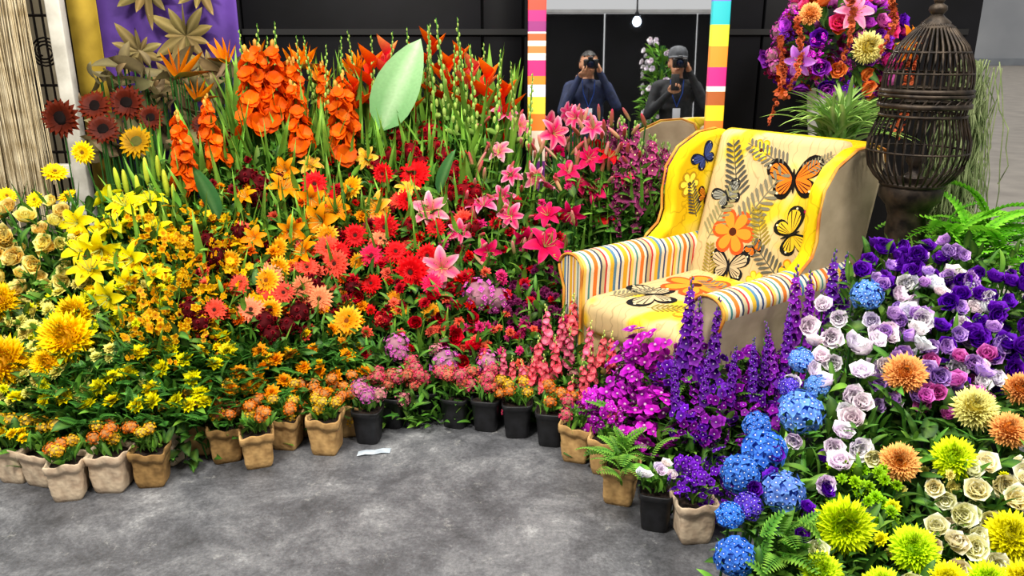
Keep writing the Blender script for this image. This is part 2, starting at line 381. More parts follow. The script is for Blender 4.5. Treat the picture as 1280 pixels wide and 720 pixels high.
def ferns(name,fn,n,c0,c1,r0,r1,Lr,low=.06,T=None,D0=(0,-.5,.4)):
    g=G(name); cc=rng.uniform(c0,c1,n); rr=rng.uniform(r0,r1,n); P=fn(cc,rr); P[:,2]-=low
    D=np.array([D0])+np.stack([rng.normal(0,.6,n),rng.normal(0,.4,n),rng.uniform(0,.6,n)],1); D[:,2]=np.abs(D[:,2])*.6
    g.add(T or FERN,P,frames_dir(D,rng.normal(0,.2,n)),rng.uniform(Lr[0],Lr[1],n),jit(n,.25,.08))
ferns('marigold_foliage',B,420,-6.0,-3.2,.15,1.1,(.06,.11),low=.035,T=FERND)
ferns('marigold_foliage',B,240,-3.6,-1.6,.25,1.1,(.06,.11),low=.035,T=FERND)

# ---- templates
Lyel=lily('#fae02a','#fff04f','#b9a80e'); Lora=lily('#fb9214','#ffb838','#d05a08'); Lpea=lily('#fbbc3c','#ffd77a','#e8861c')
Lpink=lily('#e8246c','#ffc2d6','#c81450'); Lhot=lily('#d80e4a','#f4508a','#a00a38'); Lrose=lily('#f05a90','#ffd8e2','#d8702a'); Lred=lily('#cc1018','#ea2e36','#8c0808')
ByG=bud('#e4ea5a','#9fbf3a');BpG=bud('#ec8098','#9fbe5a'); BhG=bud('#dc3a6a','#7a9a48')
PY=pompon('#ffde3a','#f0b010'); PO=pompon('#fbbd78','#e08038'); PG=pompon('#dcf23a','#a0cc1e'); PYL=pompon('#faf0a0','#dcc04a'); PYG=pompon('#f4ee3a','#ccc81a')
MY=smallmum('#ffdf18','#e09a06'); MO=smallmum('#fda51a','#d8600a'); MYp=smallmum('#fbf28a','#d0bc40'); MLem=smallmum('#f6f63a','#b6b414')
MC=smallmum('#cc1628','#6a0812'); MD=smallmum('#820d1c','#3c060c'); MOr=smallmum('#f46a1e','#b03008'); MPk=smallmum('#e84484','#a01850'); MCor=smallmum('#f6705a','#c03022'); MRe=smallmum('#e02420','#900c10')
RY=rose('#fbec9a','#ecc84a'); RR=rose('#d8102a','#7a0614'); RW=rose('#fdf8fc','#dccae0'); RL=rose('#d0aae4','#8e60c0'); RP=rose('#6e2cb8','#3a1078'); RCr=rose('#fdfae0','#e4dc92'); RPk=rose('#e884d2','#b848a0'); RM=rose('#c81a72','#7a0a3c')

# ---- far left yellows
put('cream_lisianthus',RY,B,[(-6.3,2.4,.05),(-6.05,2.6,.05),(-5.8,2.3,.045),(-6.2,2.15,.046),(-5.95,2.05,.045),(-6.35,1.9,.045),(-5.7,2.55,.04),(-6.45,2.65,.045),(-5.6,1.85,.04),(-6.1,1.75,.04),(-5.5,2.3,.035),(-6.45,2.2,.05)],.04)
zone('cream_lisianthus',RY,B,22,-6.6,-5.4,1.9,2.8,(.03,.042))
put('yellow_lilies',Lyel,B,[(-5.1,2.2,.115),(-5.25,1.9,.105),(-4.8,2.7,.1),(-4.9,2.4,.105),(-4.5,2.75,.09),(-5.4,2.5,.09),(-4.7,2.05,.095),(-5.0,1.6,.09),(-4.4,2.4,.08),(-5.35,2.15,.09)],.08,lift=.02,k_=.86,spread=.4)
put('yellow_lilies',ByG,B,[(-4.8,2.95,.06),(-4.55,3.1,.06),(-4.3,2.95,.06),(-4.9,3.0,.055),(-4.65,2.9,.055),(-4.4,3.15,.055),(-4.2,2.8,.055),(-5.0,2.8,.05),(-4.6,2.6,.05)],.05,up=True)
ell('yellow_lilies',Lyel,B,8,-4.9,2.3,.65,.6,(.05,.07),spread=.4)
GY=gerbera('#fbd61c','#5a3a08')
put('yellow_daisies',GY,B,[(-5.7,3.2,.055),(-5.35,3.45,.055),(-5.55,2.9,.045),(-6.3,2.9,.04),(-5.95,2.85,.04)],.05)
put('large_yellow_chrysanthemums',PY,B,[(-5.55,1.1,.12),(-6.35,.8,.115),(-6.38,1.55,.08),(-5.45,1.38,.09),(-5.8,.8,.07)],.09,face=(.1,-.9,.4),spread=.12,lift=.02)
zone('pale_yellow_stocks',MYp,B,90,-6.7,-5.2,.45,2.0,(.022,.036))
zone('lemon_mums',[MLem,MYp],B,95,-6.6,-4.6,.5,1.8,(.018,.03))
zone('lemon_mums',[MY,MLem],B,45,-5.4,-4.2,1.2,2.6,(.02,.032))
ONC=floret('#ffcc10','#ec9206',5,'#a83a08')
SP_Y=spray(18,ONC,.19,(1,1,1.1))
zone('golden_oncidium_orchids',SP_Y,B,46,-4.75,-4.0,.95,2.75,(.06,.1),stem=.3)
zone('golden_oncidium_orchids',SP_Y,B,14,-4.2,-3.6,1.3,2.5,(.05,.08),stem=.3)
ALS=spray(10,floret('#fdae1a','#fad834',6,'#b5451a'),.32)
zone('amber_alstroemeria',ALS,B,24,-4.1,-3.1,1.4,2.7,(.055,.075))
put('marigolds_yellow',smallmum('#fcf01e','#ccb00c'),B,[(-5.17,.52,.036),(-4.52,.5,.036),(-4.38,.75,.038),(-4.0,.62,.036),(-3.9,.45,.034),(-4.7,.3,.034),(-3.55,.95,.036),(-3.6,1.12,.036),(-4.5,.35,.034),(-5.3,.3,.032),(-5.0,.35,.032),(-4.2,.35,.032),(-4.05,.3,.032),(-3.85,.35,.032),(-5.6,.4,.034),(-5.85,.35,.032),(-6.2,.4,.032),(-3.7,.8,.034),(-4.65,.95,.034),(-4.25,.95,.034),(-4.8,.7,.034),(-4.1,.85,.034),(-5.0,.65,.03)],.03,face=(0,-.5,.8),lift=.015,k_=1.08)
put('marigolds_orange',MO,B,[(-3.4,.7,.036),(-3.2,.6,.038),(-3.1,.75,.036),(-3.3,.5,.034),(-2.95,.85,.036),(-2.85,.6,.034),(-3.0,.45,.034),(-2.6,.75,.034),(-2.7,.5,.032),(-2.4,.7,.034),(-2.2,.65,.034),(-1.85,.7,.032),(-2.5,.95,.032),(-2.05,.9,.034),(-3.5,.5,.032),(-3.15,.95,.034),(-2.3,.45,.03),(-2.75,.9,.034)],.03,face=(0,-.5,.8),lift=.015,k_=1.05)
zone('marigolds_orange',[MO,MY],B,26,-4.1,-1.9,.5,1.3,(.02,.03),face=(0,-.5,.8))
# ---- oranges / reds
GC=gerbera('#f65c4c');GR=gerbera('#dc181e');GO=gerbera('#fba028','#5a2a08',tip='#fdc84a');GP=gerbera('#ec385e');GPe=gerbera('#fa966c')
put('red_gerberas',GR,B,[(-2.45,2.95,.065),(-1.2,3.08,.08),(-1.58,2.4,.07),(-1.95,2.3,.06),(-1.6,3.08,.055),(-2.15,2.1,.055),(-1.25,1.85,.088),(-1.3,2.75,.055),(-1.75,1.7,.05),(-.95,2.4,.05),(-1.05,2.05,.06),(-1.45,2.1,.055)],.06,face=(0,-.85,.4),spread=.18,lift=.03)
put('coral_gerberas',[GC,GP,GPe],B,[(-2.2,1.95,.068),(-2.3,2.15,.062),(-2.4,1.52,.062),(-3.25,1.4,.058),(-2.6,1.65,.058),(-3.7,1.4,.05),(-2.55,1.9,.055),(-1.0,1.7,.05),(-.6,2.5,.05),(-3.0,1.8,.055),(-1.75,2.05,.055),(-2.85,1.6,.05),(-3.4,1.7,.05)],.05,face=(0,-.85,.4),spread=.2,lift=.03)
put('orange_gerberas',GO,B,[(-2.0,2.9,.068),(-2.05,1.25,.07),(-2.9,1.9,.055),(-3.05,1.75,.06),(-2.9,2.15,.05),(-3.0,1.4,.05),(-2.3,2.3,.055),(-1.65,2.6,.055),(-3.5,2.0,.05)],.05,face=(0,-.85,.4),spread=.2,lift=.03)
put('orange_lilies',Lora,B,[(-2.85,2.9,.1),(-2.35,2.5,.11),(-2.55,2.1,.1),(-2.8,3.15,.08),(-3.3,2.8,.07),(-2.2,2.65,.08),(-2.75,2.4,.08),(-3.2,2.3,.07),(-2.5,2.8,.08)],.08,lift=.02,k_=.88,spread=.4)
put('peach_lilies',Lpea,B,[(-1.65,2.65,.1),(-1.3,2.9,.07),(-1.8,3.3,.07),(-2.5,3.2,.07)],.08,lift=.02,k_=.9,spread=.35)
gl=ruffled('#fc5c1c','#ff8a44')
GLO=spike(17,gl,.2,.1,L=1,rad=.085,budfrac=.12,budc='#d8a040')
put('orange_gladioli',GLO,B,[(-3.22,3.75,.36),(-2.98,3.8,.37),(-3.1,3.9,.34),(-3.65,3.3,.27),(-2.6,3.45,.32),(-2.1,3.35,.35),(-4.05,3.05,.3),(-4.12,3.35,.2),(-2.0,3.65,.3),(-2.65,3.8,.3),(-3.8,3.6,.2),(-2.8,4.0,.24),(-3.95,2.95,.22),(-2.3,4.0,.22)],.3,up=True,stem=.5)
STR=strelitzia(); g=G('bird_of_paradise_flowers')
for c,r,s,a in [(-4.2,4.4,.2,.3),(-3.5,4.6,.16,2.9),(-2.7,4.5,.18,.2),(-2.5,4.55,.15,3.0),(-3.95,4.1,.14,.2),(-2.0,4.4,.16,.4),(-3.2,4.6,.15,.1),(-2.3,4.3,.15,2.8),(-1.85,4.5,.13,2.7)]:
    g.add(STR,B(c,r),Rz(a)[None],s,jit(1))
HEL=heliconia('#e6241a','#fb7a2a'); HELp=heliconia('#da2040','#f5965a'); g=G('heliconias')
for c,r,s,a in [(-1.75,4.05,.27,.1),(-1.55,4.2,.26,.3),(-1.0,4.3,.26,-.2),(-.5,4.0,.25,.3),(-.32,3.9,.26,.2),(-1.35,3.8,.2,.1),(-.8,4.1,.22,.4),(-1.95,3.9,.2,.2),(-.1,3.85,.2,-.3),(-1.2,4.1,.2,.5),(-.65,4.3,.2,.1)]:
    g.add(HEL if rng.random()<.6 else HELp,B(c,r),Rz(a)[None],s,jit(1))
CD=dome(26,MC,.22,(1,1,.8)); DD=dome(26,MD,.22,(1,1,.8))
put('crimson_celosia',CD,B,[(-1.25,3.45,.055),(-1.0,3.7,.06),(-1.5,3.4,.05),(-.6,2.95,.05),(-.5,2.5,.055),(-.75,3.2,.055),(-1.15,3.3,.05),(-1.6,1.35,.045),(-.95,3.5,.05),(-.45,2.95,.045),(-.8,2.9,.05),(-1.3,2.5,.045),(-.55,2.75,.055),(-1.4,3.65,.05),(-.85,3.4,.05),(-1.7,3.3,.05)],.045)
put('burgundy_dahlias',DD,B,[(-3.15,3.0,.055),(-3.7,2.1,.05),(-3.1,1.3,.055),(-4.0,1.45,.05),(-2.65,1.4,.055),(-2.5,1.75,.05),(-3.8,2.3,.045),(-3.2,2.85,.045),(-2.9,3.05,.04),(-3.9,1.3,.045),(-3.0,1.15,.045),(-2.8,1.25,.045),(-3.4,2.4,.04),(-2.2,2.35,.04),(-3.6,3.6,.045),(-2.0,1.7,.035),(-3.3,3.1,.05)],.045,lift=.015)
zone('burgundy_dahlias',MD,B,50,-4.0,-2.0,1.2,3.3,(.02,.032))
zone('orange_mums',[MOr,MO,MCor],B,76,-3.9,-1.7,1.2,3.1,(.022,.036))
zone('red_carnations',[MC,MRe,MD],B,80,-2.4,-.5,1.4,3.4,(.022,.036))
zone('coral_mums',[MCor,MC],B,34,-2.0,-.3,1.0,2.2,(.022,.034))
zone('coral_gerberas',[GC,GR,GPe,GO],B,18,-3.4,-1.0,1.2,2.9,(.04,.055),face=(0,-.85,.4),spread=.25)
put('red_roses',RR,B,[(-.75,1.15,.048),(-.45,1.0,.045),(-1.62,1.35,.038),(-.6,.85,.034),(-1.2,1.3,.038),(-1.9,1.65,.038),(-1.0,1.6,.04),(-.9,1.4,.036),(-.5,1.35,.036)],.04)
def sunflower(c,c2,cc):
    return merge([ring(18,0,L=1,W=.3,e0=.15,e1=-.1,cup=.1,nu=3,nv=2,c0=hexc(c2),c1=hexc(c),p=.9,base=.5),ring(18,.5,L=.9,W=.26,e0=.35,e1=.1,cup=.1,nu=3,nv=2,c0=hexc(c2),c1=hexc(c),p=.9,base=.5,zoff=.03),ball((.48,.48,.16),hexc(cc),n=14,m=4,p=(0,0,.03))])
put('chocolate_sunflowers',sunflower('#6a2412','#2a0a06','#0c0403'),B,[(-5.62,3.9,.09),(-5.2,4.05,.075),(-4.8,4.1,.08),(-5.1,3.75,.07),(-3.85,3.8,.055),(-4.5,3.9,.06)],.08,face=(.05,-.9,.3),spread=.12,stem=1.0)
put('chocolate_sunflowers',sunflower('#c89a22','#6a4210','#4a4a1c'),B,[(-4.68,3.58,.075)],.08,face=(.1,-.8,.5),spread=.05,stem=.8)
# ---- pinks
put('pink_lilies',[Lpink,Lrose],B,[(.5,3.65,.1),(-.15,3.4,.08),(-1.0,2.65,.11),(-.35,2.7,.1),(-.88,1.95,.11),(.8,3.85,.075),(0,2.6,.08),(-.1,3.9,.08),(.25,3.1,.075),(-.65,2.4,.07),(.1,3.75,.07)],.1,face=(0,-.85,.5),spread=.35,lift=.01,k_=.88)
put('magenta_lilies',[Lhot,Lpink],B,[(.4,2.2,.12),(.4,2.95,.085),(.15,2.35,.08),(.75,2.65,.08),(.7,3.15,.075),(-.3,2.15,.075),(.45,2.6,.08),(.0,3.1,.07),(-.1,2.85,.07)],.1,face=(0,-.85,.5),spread=.35,lift=.01,k_=.88)
put('magenta_lilies',[Lhot,Lred,Lpink],K,[(.95,3.4,.085),(1.2,3.4,.08),(1.05,3.0,.085),(.8,3.1,.08),(1.4,3.2,.07),(.75,2.75,.08),(1.15,2.7,.07),(1.0,3.75,.075)],.1,face=(0,-.85,.5),spread=.35,k_=.9)
put('lily_buds_pink',[BpG,BhG],B,[(c,r,.045) for c,r in zip(rng.uniform(-.6,.9,50),rng.uniform(2.1,3.9,50))],.05,face=(0,-.5,.9),spread=.4)
put('lily_buds_pink',[BpG,BhG],K,[(c,r,.05) for c,r in zip(rng.uniform(.7,1.7,34),rng.uniform(2.8,3.9,34))],.05,face=(0,-.5,.9),spread=.4)
fls=floret('#c2568e','#7a2450',5); STK=spike(24,fls,.14,.07,L=1,rad=.07,budfrac=.12)
put('mauve_stock_spikes',STK,K,[(1.25,2.75,.3),(1.35,2.95,.33),(1.15,2.55,.24),(1.45,2.85,.32),(1.6,2.75,.32),(1.7,2.95,.3),(1.8,2.8,.3),(1.5,3.1,.3),(1.0,2.6,.22),(1.92,2.9,.28),(1.3,2.5,.24),(2.05,2.8,.28),(1.55,2.5,.26),(1.4,3.2,.28)],.2,up=True)
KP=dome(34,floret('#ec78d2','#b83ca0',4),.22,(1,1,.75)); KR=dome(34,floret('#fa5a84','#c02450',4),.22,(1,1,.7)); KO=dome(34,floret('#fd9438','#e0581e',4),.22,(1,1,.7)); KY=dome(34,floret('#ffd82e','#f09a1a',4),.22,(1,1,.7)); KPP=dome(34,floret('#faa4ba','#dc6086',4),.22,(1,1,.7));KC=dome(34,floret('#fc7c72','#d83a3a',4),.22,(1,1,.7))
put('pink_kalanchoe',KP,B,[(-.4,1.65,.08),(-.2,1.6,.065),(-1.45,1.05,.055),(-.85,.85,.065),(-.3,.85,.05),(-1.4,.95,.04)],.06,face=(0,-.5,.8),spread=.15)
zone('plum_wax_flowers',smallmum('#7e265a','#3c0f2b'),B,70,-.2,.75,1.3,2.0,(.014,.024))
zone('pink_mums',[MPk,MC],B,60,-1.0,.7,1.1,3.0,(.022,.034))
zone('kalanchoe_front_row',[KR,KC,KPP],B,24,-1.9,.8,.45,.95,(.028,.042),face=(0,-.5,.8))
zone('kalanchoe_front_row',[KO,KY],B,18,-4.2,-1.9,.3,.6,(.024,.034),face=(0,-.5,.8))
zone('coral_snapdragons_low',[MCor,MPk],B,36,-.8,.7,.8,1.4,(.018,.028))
sn=spike(18,ruffled('#f4588a','#fbaab8'),.15,.07,L=1,rad=.06,budfrac=.2,budc='#c8d070'); sn2=spike(18,ruffled('#f4506a','#fc9a9a'),.15,.07,L=1,rad=.06,budfrac=.2,budc='#c8d070')
put('pink_snapdragons',[sn,sn2],B,[(c,r,.17) for c,r in [(.45,1.05),(.6,1.0),(.75,1.2),(.7,.8),(.3,.7),(.55,.7),(.4,.5)]],.2,up=True,stem=.2)
put('pink_snapdragons',[sn,sn2],B,[(c,r,.12) for c,r in [(0,.6),(.15,.55),(-.1,.7),(-.3,.55),(.25,.6)]],.2,up=True,stem=.2)
put('pink_snapdragons',[sn,sn2],Md,[(c,r,.15) for c,r in [(1.0,.6),(1.1,.8),(.9,.45),(1.25,.75),(.7,.3),(.95,.9)]],.2,up=True,stem=.2)
# ---- magenta/purple in front of the chair
ORC=merge([ring(3,0,L=1,W=.75,e0=.2,e1=-.1,cup=.1,nu=3,nv=2,c0=hexc('#8c1494'),c1=hexc('#d034cc'),p=1.1,base=.3),ring(2,.25,L=1.05,W=1.0,e0=.25,e1=0,cup=.1,nu=3,nv=2,c0=hexc('#a418ac'),c1=hexc('#e04eda'),p=1.1,base=.3),ball((.2,.2,.2),hexc('#f0c8e8'),hexc('#8a0a5a'),n=6,m=3,p=(0,0,.1),mat=0)])
ORS=spray(16,ORC,.34,(.9,.8,1.2))
put('magenta_vanda_orchids',ORS,Md,[(c,r,.088) for c,r in [(1.6,.95),(1.4,.7),(1.7,.6),(1.5,.35),(1.8,.35),(1.2,.2),(1.0,.3),(1.55,.05),(1.75,0.0),(1.35,.45),(.95,.1),(1.85,.8),(1.6,.75),(1.65,.3),(1.55,1.05),(1.75,1.0),(.85,.3)]],.07,stem=.25)
VIO=merge([ring(5,0,L=1,W=.9,e0=.3,e1=-.05,cup=.15,nu=3,nv=2,c0=hexc('#4c148e'),c1=hexc('#8a3cda'),p=1.1,base=.3),ball((.15,.15,.15),hexc('#e8d8f8'),n=5,m=3,p=(0,0,.1),mat=0)])
VI2=merge([ring(5,0,L=1,W=.9,e0=.3,e1=-.05,cup=.15,nu=3,nv=2,c0=hexc('#6c1690'),c1=hexc('#a834c4'),p=1.1,base=.3),ball((.15,.15,.15),hexc('#e8d8f8'),n=5,m=3,p=(0,0,.1),mat=0)])
VIS=spray(16,VIO,.3,(1,.8,1)); VIS2=spray(16,VI2,.3,(1,.8,1))
zone('violet_orchids',[VIS,VIS2],Fr,34,2.0,3.7,-.1,.95,(.05,.07),stem=.25)
zone('violet_orchids',[VIS],Fr,14,2.1,2.9,-.95,-.3,(.04,.06),stem=.15)
lk=floret('#7a34b4','#4a1a88',5,'#c8b8e0'); LK=spike(40,lk,.1,.04,L=1,rad=.05,budfrac=.15,budc='#6a4a98'); lk2=floret('#9c3cc0','#661c90',5,'#d8b8e0'); LK2=spike(40,lk2,.1,.04,L=1,rad=.05,budfrac=.15,budc='#7a4a98')
put('purple_larkspur',[LK,LK2],Fr,[(2.15,.75,.34),(2.28,.65,.31),(2.5,.7,.28),(2.72,.35,.22),(3.0,.4,.22),(3.3,.55,.24),(3.5,.95,.33),(3.68,1.0,.3),(3.95,1.15,.33),(2.05,.3,.2),(4.12,1.3,.28),(3.15,.6,.2),(3.8,.8,.28),(3.42,.75,.24),(2.4,.35,.2)],.3,up=True,stem=.4)
# ---- right bank
def hyd(c,c2): return dome(70,floret(c,c2,4,'#dfe8f0'),.3,(1,1,.85),hi=.6,core='#3458b0')
HB=hyd('#5590ea','#3c62c8');HB2=hyd('#7cb0f4','#5c7cd8');HV=hyd('#5a54d4','#6a3cbc')
put('blue_hydrangeas',[HB,HB2],Rt,[(4.4,1.65,.046),(3.6,.82,.034),(3.6,.2,.056),(3.15,-.25,.052),(2.85,-.5,.044),(3.38,-.7,.05),(2.78,-1.4,.042),(3.8,.5,.032)],.05,face=(-.3,-.7,.6),spread=.15,stem=.45)
put('blue_hydrangeas',[HV,HB],Rt,[(3.05,.05,.034),(2.95,-.85,.032),(2.72,-.95,.03),(3.45,.5,.028)],.05,face=(-.3,-.7,.6),spread=.15,stem=.45)
put('white_lisianthus',RW,Rt,[(4.2,1.0,.036),(4.4,.9,.036),(3.95,1.1,.036),(4.2,.4,.036),(4.25,.1,.036),(4.3,-.2,.036),(4.1,-.4,.034),(3.9,.5,.034),(3.65,1.25,.034),(4.9,1.4,.034),(5.2,1.75,.034),(5.45,1.9,.034),(4.85,1.8,.03),(5.6,1.7,.03),(3.75,1.0,.03),(4.35,.65,.034),(4.0,.8,.03),(4.1,-.05,.03),(4.65,1.2,.03),(5.0,1.15,.034),(4.6,.75,.03),(3.7,.7,.028),(3.85,1.5,.03),(4.15,.2,.03),(4.0,-.2,.03),(4.35,.3,.03),(3.85,.85,.028),(4.05,1.35,.03),(4.5,1.05,.03),(3.5,.55,.026),(3.55,-.1,.026),(3.9,-.6,.028)],.04,face=(-.2,-.7,.6),k_=1.12)
zone('lavender_lisianthus',[RL,RL,RW],Rt,80,4.4,6.0,.5,1.8,(.028,.04),face=(-.1,-.7,.6))
put('purple_lisianthus',RP,Rt,[(4.6,2.25,.042),(4.8,2.05,.042),(4.3,1.95,.038),(5.7,1.1,.042),(6.1,1.0,.042),(6.0,1.4,.038),(6.2,.7,.04),(5.8,1.6,.038),(4.5,2.3,.038),(5.0,2.1,.036),(5.3,1.2,.034),(6.3,1.2,.04)],.04,face=(-.1,-.6,.7))
zone('purple_lisianthus',[RP,RP,RL],Rt,34,4.4,5.6,1.7,2.35,(.026,.038),face=(-.1,-.6,.7))
zone('purple_lisianthus',RP,Rt,48,5.4,6.7,.6,2.0,(.03,.04),face=(-.1,-.6,.7))
zone('purple_lisianthus',RP,Rt,12,3.0,3.9,-1.2,.0,(.022,.03),face=(-.1,-.6,.7))
zone('pink_lisianthus',RPk,Rt,16,5.0,6.0,.3,.9,(.025,.036),face=(-.1,-.6,.7))
fc=(-.25,-.75,.6)
put('peach_chrysanthemums',[PO],Rt,[(4.88,.58,.066),(4.82,-.45,.056),(6.18,-.08,.055),(6.3,.4,.05)],.05,face=fc,spread=.1,lift=.02)
put('pale_yellow_chrysanthemums',[PYL],Rt,[(5.75,.17,.066)],.05,face=fc,spread=.1,lift=.02)
put('lime_chrysanthemums',[PG],Rt,[(4.13,-1.15,.078),(5.5,-.4,.062),(5.0,-1.4,.062),(3.85,-1.65,.052),(5.9,-1.75,.052),(4.6,-1.8,.048)],.05,face=fc,spread=.1,lift=.02)
put('lime_chrysanthemums',[PYG],Rt,[(6.2,-1.25,.066),(5.4,-1.75,.052),(6.35,-1.75,.055)],.05,face=fc,spread=.1,lift=.02)
zone('green_button_mums',smallmum('#9fd42e','#4f9014'),Rt,44,4.0,4.8,-1.0,-.35,(.014,.02),face=fc)
put('ivory_roses',RCr,Rt,[(5.8,-.7,.034),(6.1,-.6,.036),(5.6,-.95,.034),(5.75,-1.3,.034),(6.0,-1.5,.034),(6.3,-.8,.036),(5.9,-.4,.032),(4.95,-1.65,.032),(5.5,-1.55,.034),(6.45,-.5,.034),(5.4,-.75,.028),(6.0,-1.0,.034),(5.3,-1.1,.03),(4.5,-.3,.026),(6.4,-1.8,.034),(3.8,-1.35,.028)],.04,face=fc,k_=1.1)
zone('ivory_roses',RCr,Rt,26,5.2,6.7,-1.9,-.2,(.022,.03),face=fc)
zone('lemon_button_mums',[MLem,MYp],Rt,34,4.3,6.6,-1.95,-.2,(.014,.022),face=fc)
ferns('sword_fern',Rt,30,3.1,4.0,-1.8,-.9,(.1,.16),low=.06,D0=(-.2,-.4,.5))
ferns('sword_fern',Fr,12,2.0,2.7,.1,.7,(.1,.17),low=.08,D0=(0,-.4,.8))
ferns('sword_fern',Md,8,.8,1.5,-.2,.3,(.13,.2),low=.03,D0=(.2,-.4,.3))
ferns('sword_fern',Fr,10,1.2,1.8,-.6,-.3,(.12,.16),low=.0,D0=(-.4,-.3,.3))
g=G('boston_fern'); BF=fern(hexc('#5fae22'),hexc('#8fd83a'),n=20,e0=.7,e1=-1.2,w=.13)
n=70; D=np.stack([rng.normal(.5,.6,n),rng.normal(-.15,.5,n),rng.uniform(.1,.9,n)],1)
g.add(BF,np.array([[1.68,2.85,.70]])+rng.normal(0,.05,(n,3)),frames_dir(D),rng.uniform(.24,.36,n),jit(n,.25,.08))
stems(g,np.array([[1.68,2.85,.70]]),.69,.03)

# ============================================================ POTS
def bag_mesh(name,c0,c1,paper=True):
    bm=bmesh.new(); sec=[]; N=48 if paper else 32
    prof=[(0,.047),(.01,.052),(.028,.055),(.046,.056),(.064,.058),(.082,.058),(.098,.0605),(.106,.061),(.108,.067),(.12,.0685),(.134,.069),(.138,.066),(.132,.060),(.118,.056)] if paper else [(0,.046),(.004,.048),(.06,.054),(.112,.059),(.114,.063),(.13,.064),(.132,.060),(.118,.057)]
    pe=9 if paper else 5
    ph=[random.uniform(0,6) for _ in range(6)]
    for k,(z,r) in enumerate(prof):
        rr=[]
        for j in range(N):
            a=2*pi*j/N; q=1/max(abs(math.cos(a))**pe+abs(math.sin(a))**pe,1e-6)**(1/pe)
            w=1; dz=0
            if paper and k>0:
                w=1+.022*math.sin(a*3+z*40+ph[0])+.016*math.sin(a*7-z*60+ph[1])+.012*math.sin(a*13+z*90+ph[4])
                if k>6: dz=.005*math.sin(a*2+ph[2])+.003*math.sin(a*7+ph[3])
            rr.append(bm.verts.new((r*q*math.cos(a)*w*.90,r*q*math.sin(a)*w*.90,z+dz)))
        sec.append(rr)
    for k in range(len(sec)-1):
        for j in range(N): bm.faces.new((sec[k][j],sec[k][(j+1)%N],sec[k+1][(j+1)%N],sec[k+1][j]))
    bm.faces.new(sec[0][::-1]); f=bm.faces.new(sec[-1]); f.material_index=1
    me=bpy.data.meshes.new(name); bm.to_mesh(me); bm.free()
    me.materials.append(noise_mat(name+'_paper',c0,c1,28,.9 if paper else .45,.55 if paper else .1,detail=2)); me.materials.append(SOIL)
    for p in me.polygons: p.use_smooth=len(p.vertices)==4
    return me
SOIL=noise_mat('potting_soil','#140d08','#33231a',80,.95,.8)
BG={'b':[bag_mesh('beige_bag','#b39b82','#d6c1a4') for _ in range(3)],'k':[bag_mesh('kraft_bag','#76582f','#a27e4a') for _ in range(3)],'d':[bag_mesh('black_pot','#0a0a0c','#1c1c20',False)],'t':[bag_mesh('tan_bag','#9c7848','#c8a066') for _ in range(3)]}
pots=[(-1.75,2.46,'b','y'),(-1.64,2.44,'b','y'),(-1.506,2.345,'b','o'),(-1.385,2.40,'b','o'),(-1.26,2.43,'k','o'),(-1.262,2.585,'b','yo'),(-1.17,2.66,'t','yo'),(-1.06,2.6,'k','ro'),(-.93,2.56,'t','o'),(-.86,2.695,'t','o'),(-.78,2.80,'k','f'),(-.70,2.655,'t','o'),(-.635,2.80,'t','f'),(-.555,2.74,'d','pp'),(-.48,2.87,'d','pk'),(-.36,2.92,'d','pk'),(-.225,2.87,'d','c'),(-.10,2.845,'d','c'),(.02,2.79,'d','o'),(.15,2.72,'d','f'),(.24,2.60,'t','m'),(.34,2.51,'t','m'),(.365,2.32,'t','g'),(.46,2.17,'d','w'),(.565,2.11,'b','v')]
SPEC={'y':[(MY,.024),(KY,.028)],'o':[(KO,.024),(KY,.024)],'yo':[(KY,.025),(KO,.024)],'ro':[(KC,.026),(KO,.024)],'pp':[(KPP,.034),(KP,.03)],'pk':[(KR,.03),(KC,.03)],'c':[(KC,.03),(KR,.03)],'m':[(ORS,.045),(KR,.028)],'g':[],'w':[(RW,.022)],'v':[(VIS,.045)],'f':[(KO,.026)]}
for i,(x,y,k,f) in enumerate(pots):
    nm={'b':'beige_paper_bag_planter','k':'kraft_paper_bag_planter','t':'tan_paper_bag_planter','d':'black_plastic_planter'}[k]
    o=bpy.data.objects.new(nm,random.choice(BG[k])); COL.objects.link(o); o.location=(x,y+.055,0); o.rotation_euler=(0,0,random.uniform(-.35,.35)); o.scale=[random.uniform(.97,1.07)]*2+[random.uniform(.95,1.1)]
    c=np.array([x,y+.055,.14]); g=G('planter_seedlings')
    n=60; P=c+rng.normal(0,.02,(n,3))*np.array([1,1,.2]); D=np.stack([rng.normal(0,.55,n),rng.normal(0,.55,n),rng.uniform(.7,1.4,n)],1)
    for q,T in enumerate((LEAVES[1],LEAVES[4],LEAVES[0])):
        g.add(T,P[q::3],frames_dir(D[q::3],rng.normal(0,.4,20)),rng.uniform(.05,.075,20),jit(20,.3,.1)*1.1)
    spec=SPEC[f]
    if f=='g':
        n=16; g.add(FERN,np.tile(c,(n,1)),frames_dir(np.stack([rng.normal(-.2,.6,n),rng.normal(-.2,.5,n),rng.uniform(.2,.8,n)],1)),rng.uniform(.1,.16,n),jit(n))
    if spec:
        n=6; P=c+np.stack([rng.normal(0,.034,n),rng.normal(-.01,.03,n),rng.uniform(.045,.1,n)],1)
        for q in range(n):
            T,s=spec[int(rng.integers(0,len(spec)))]
            g.add(T,P[q:q+1],frames(np.array([[0,-.4,.9]])+rng.normal(0,.2,(1,3)),rng.uniform(0,6,1)),s,jit(1))

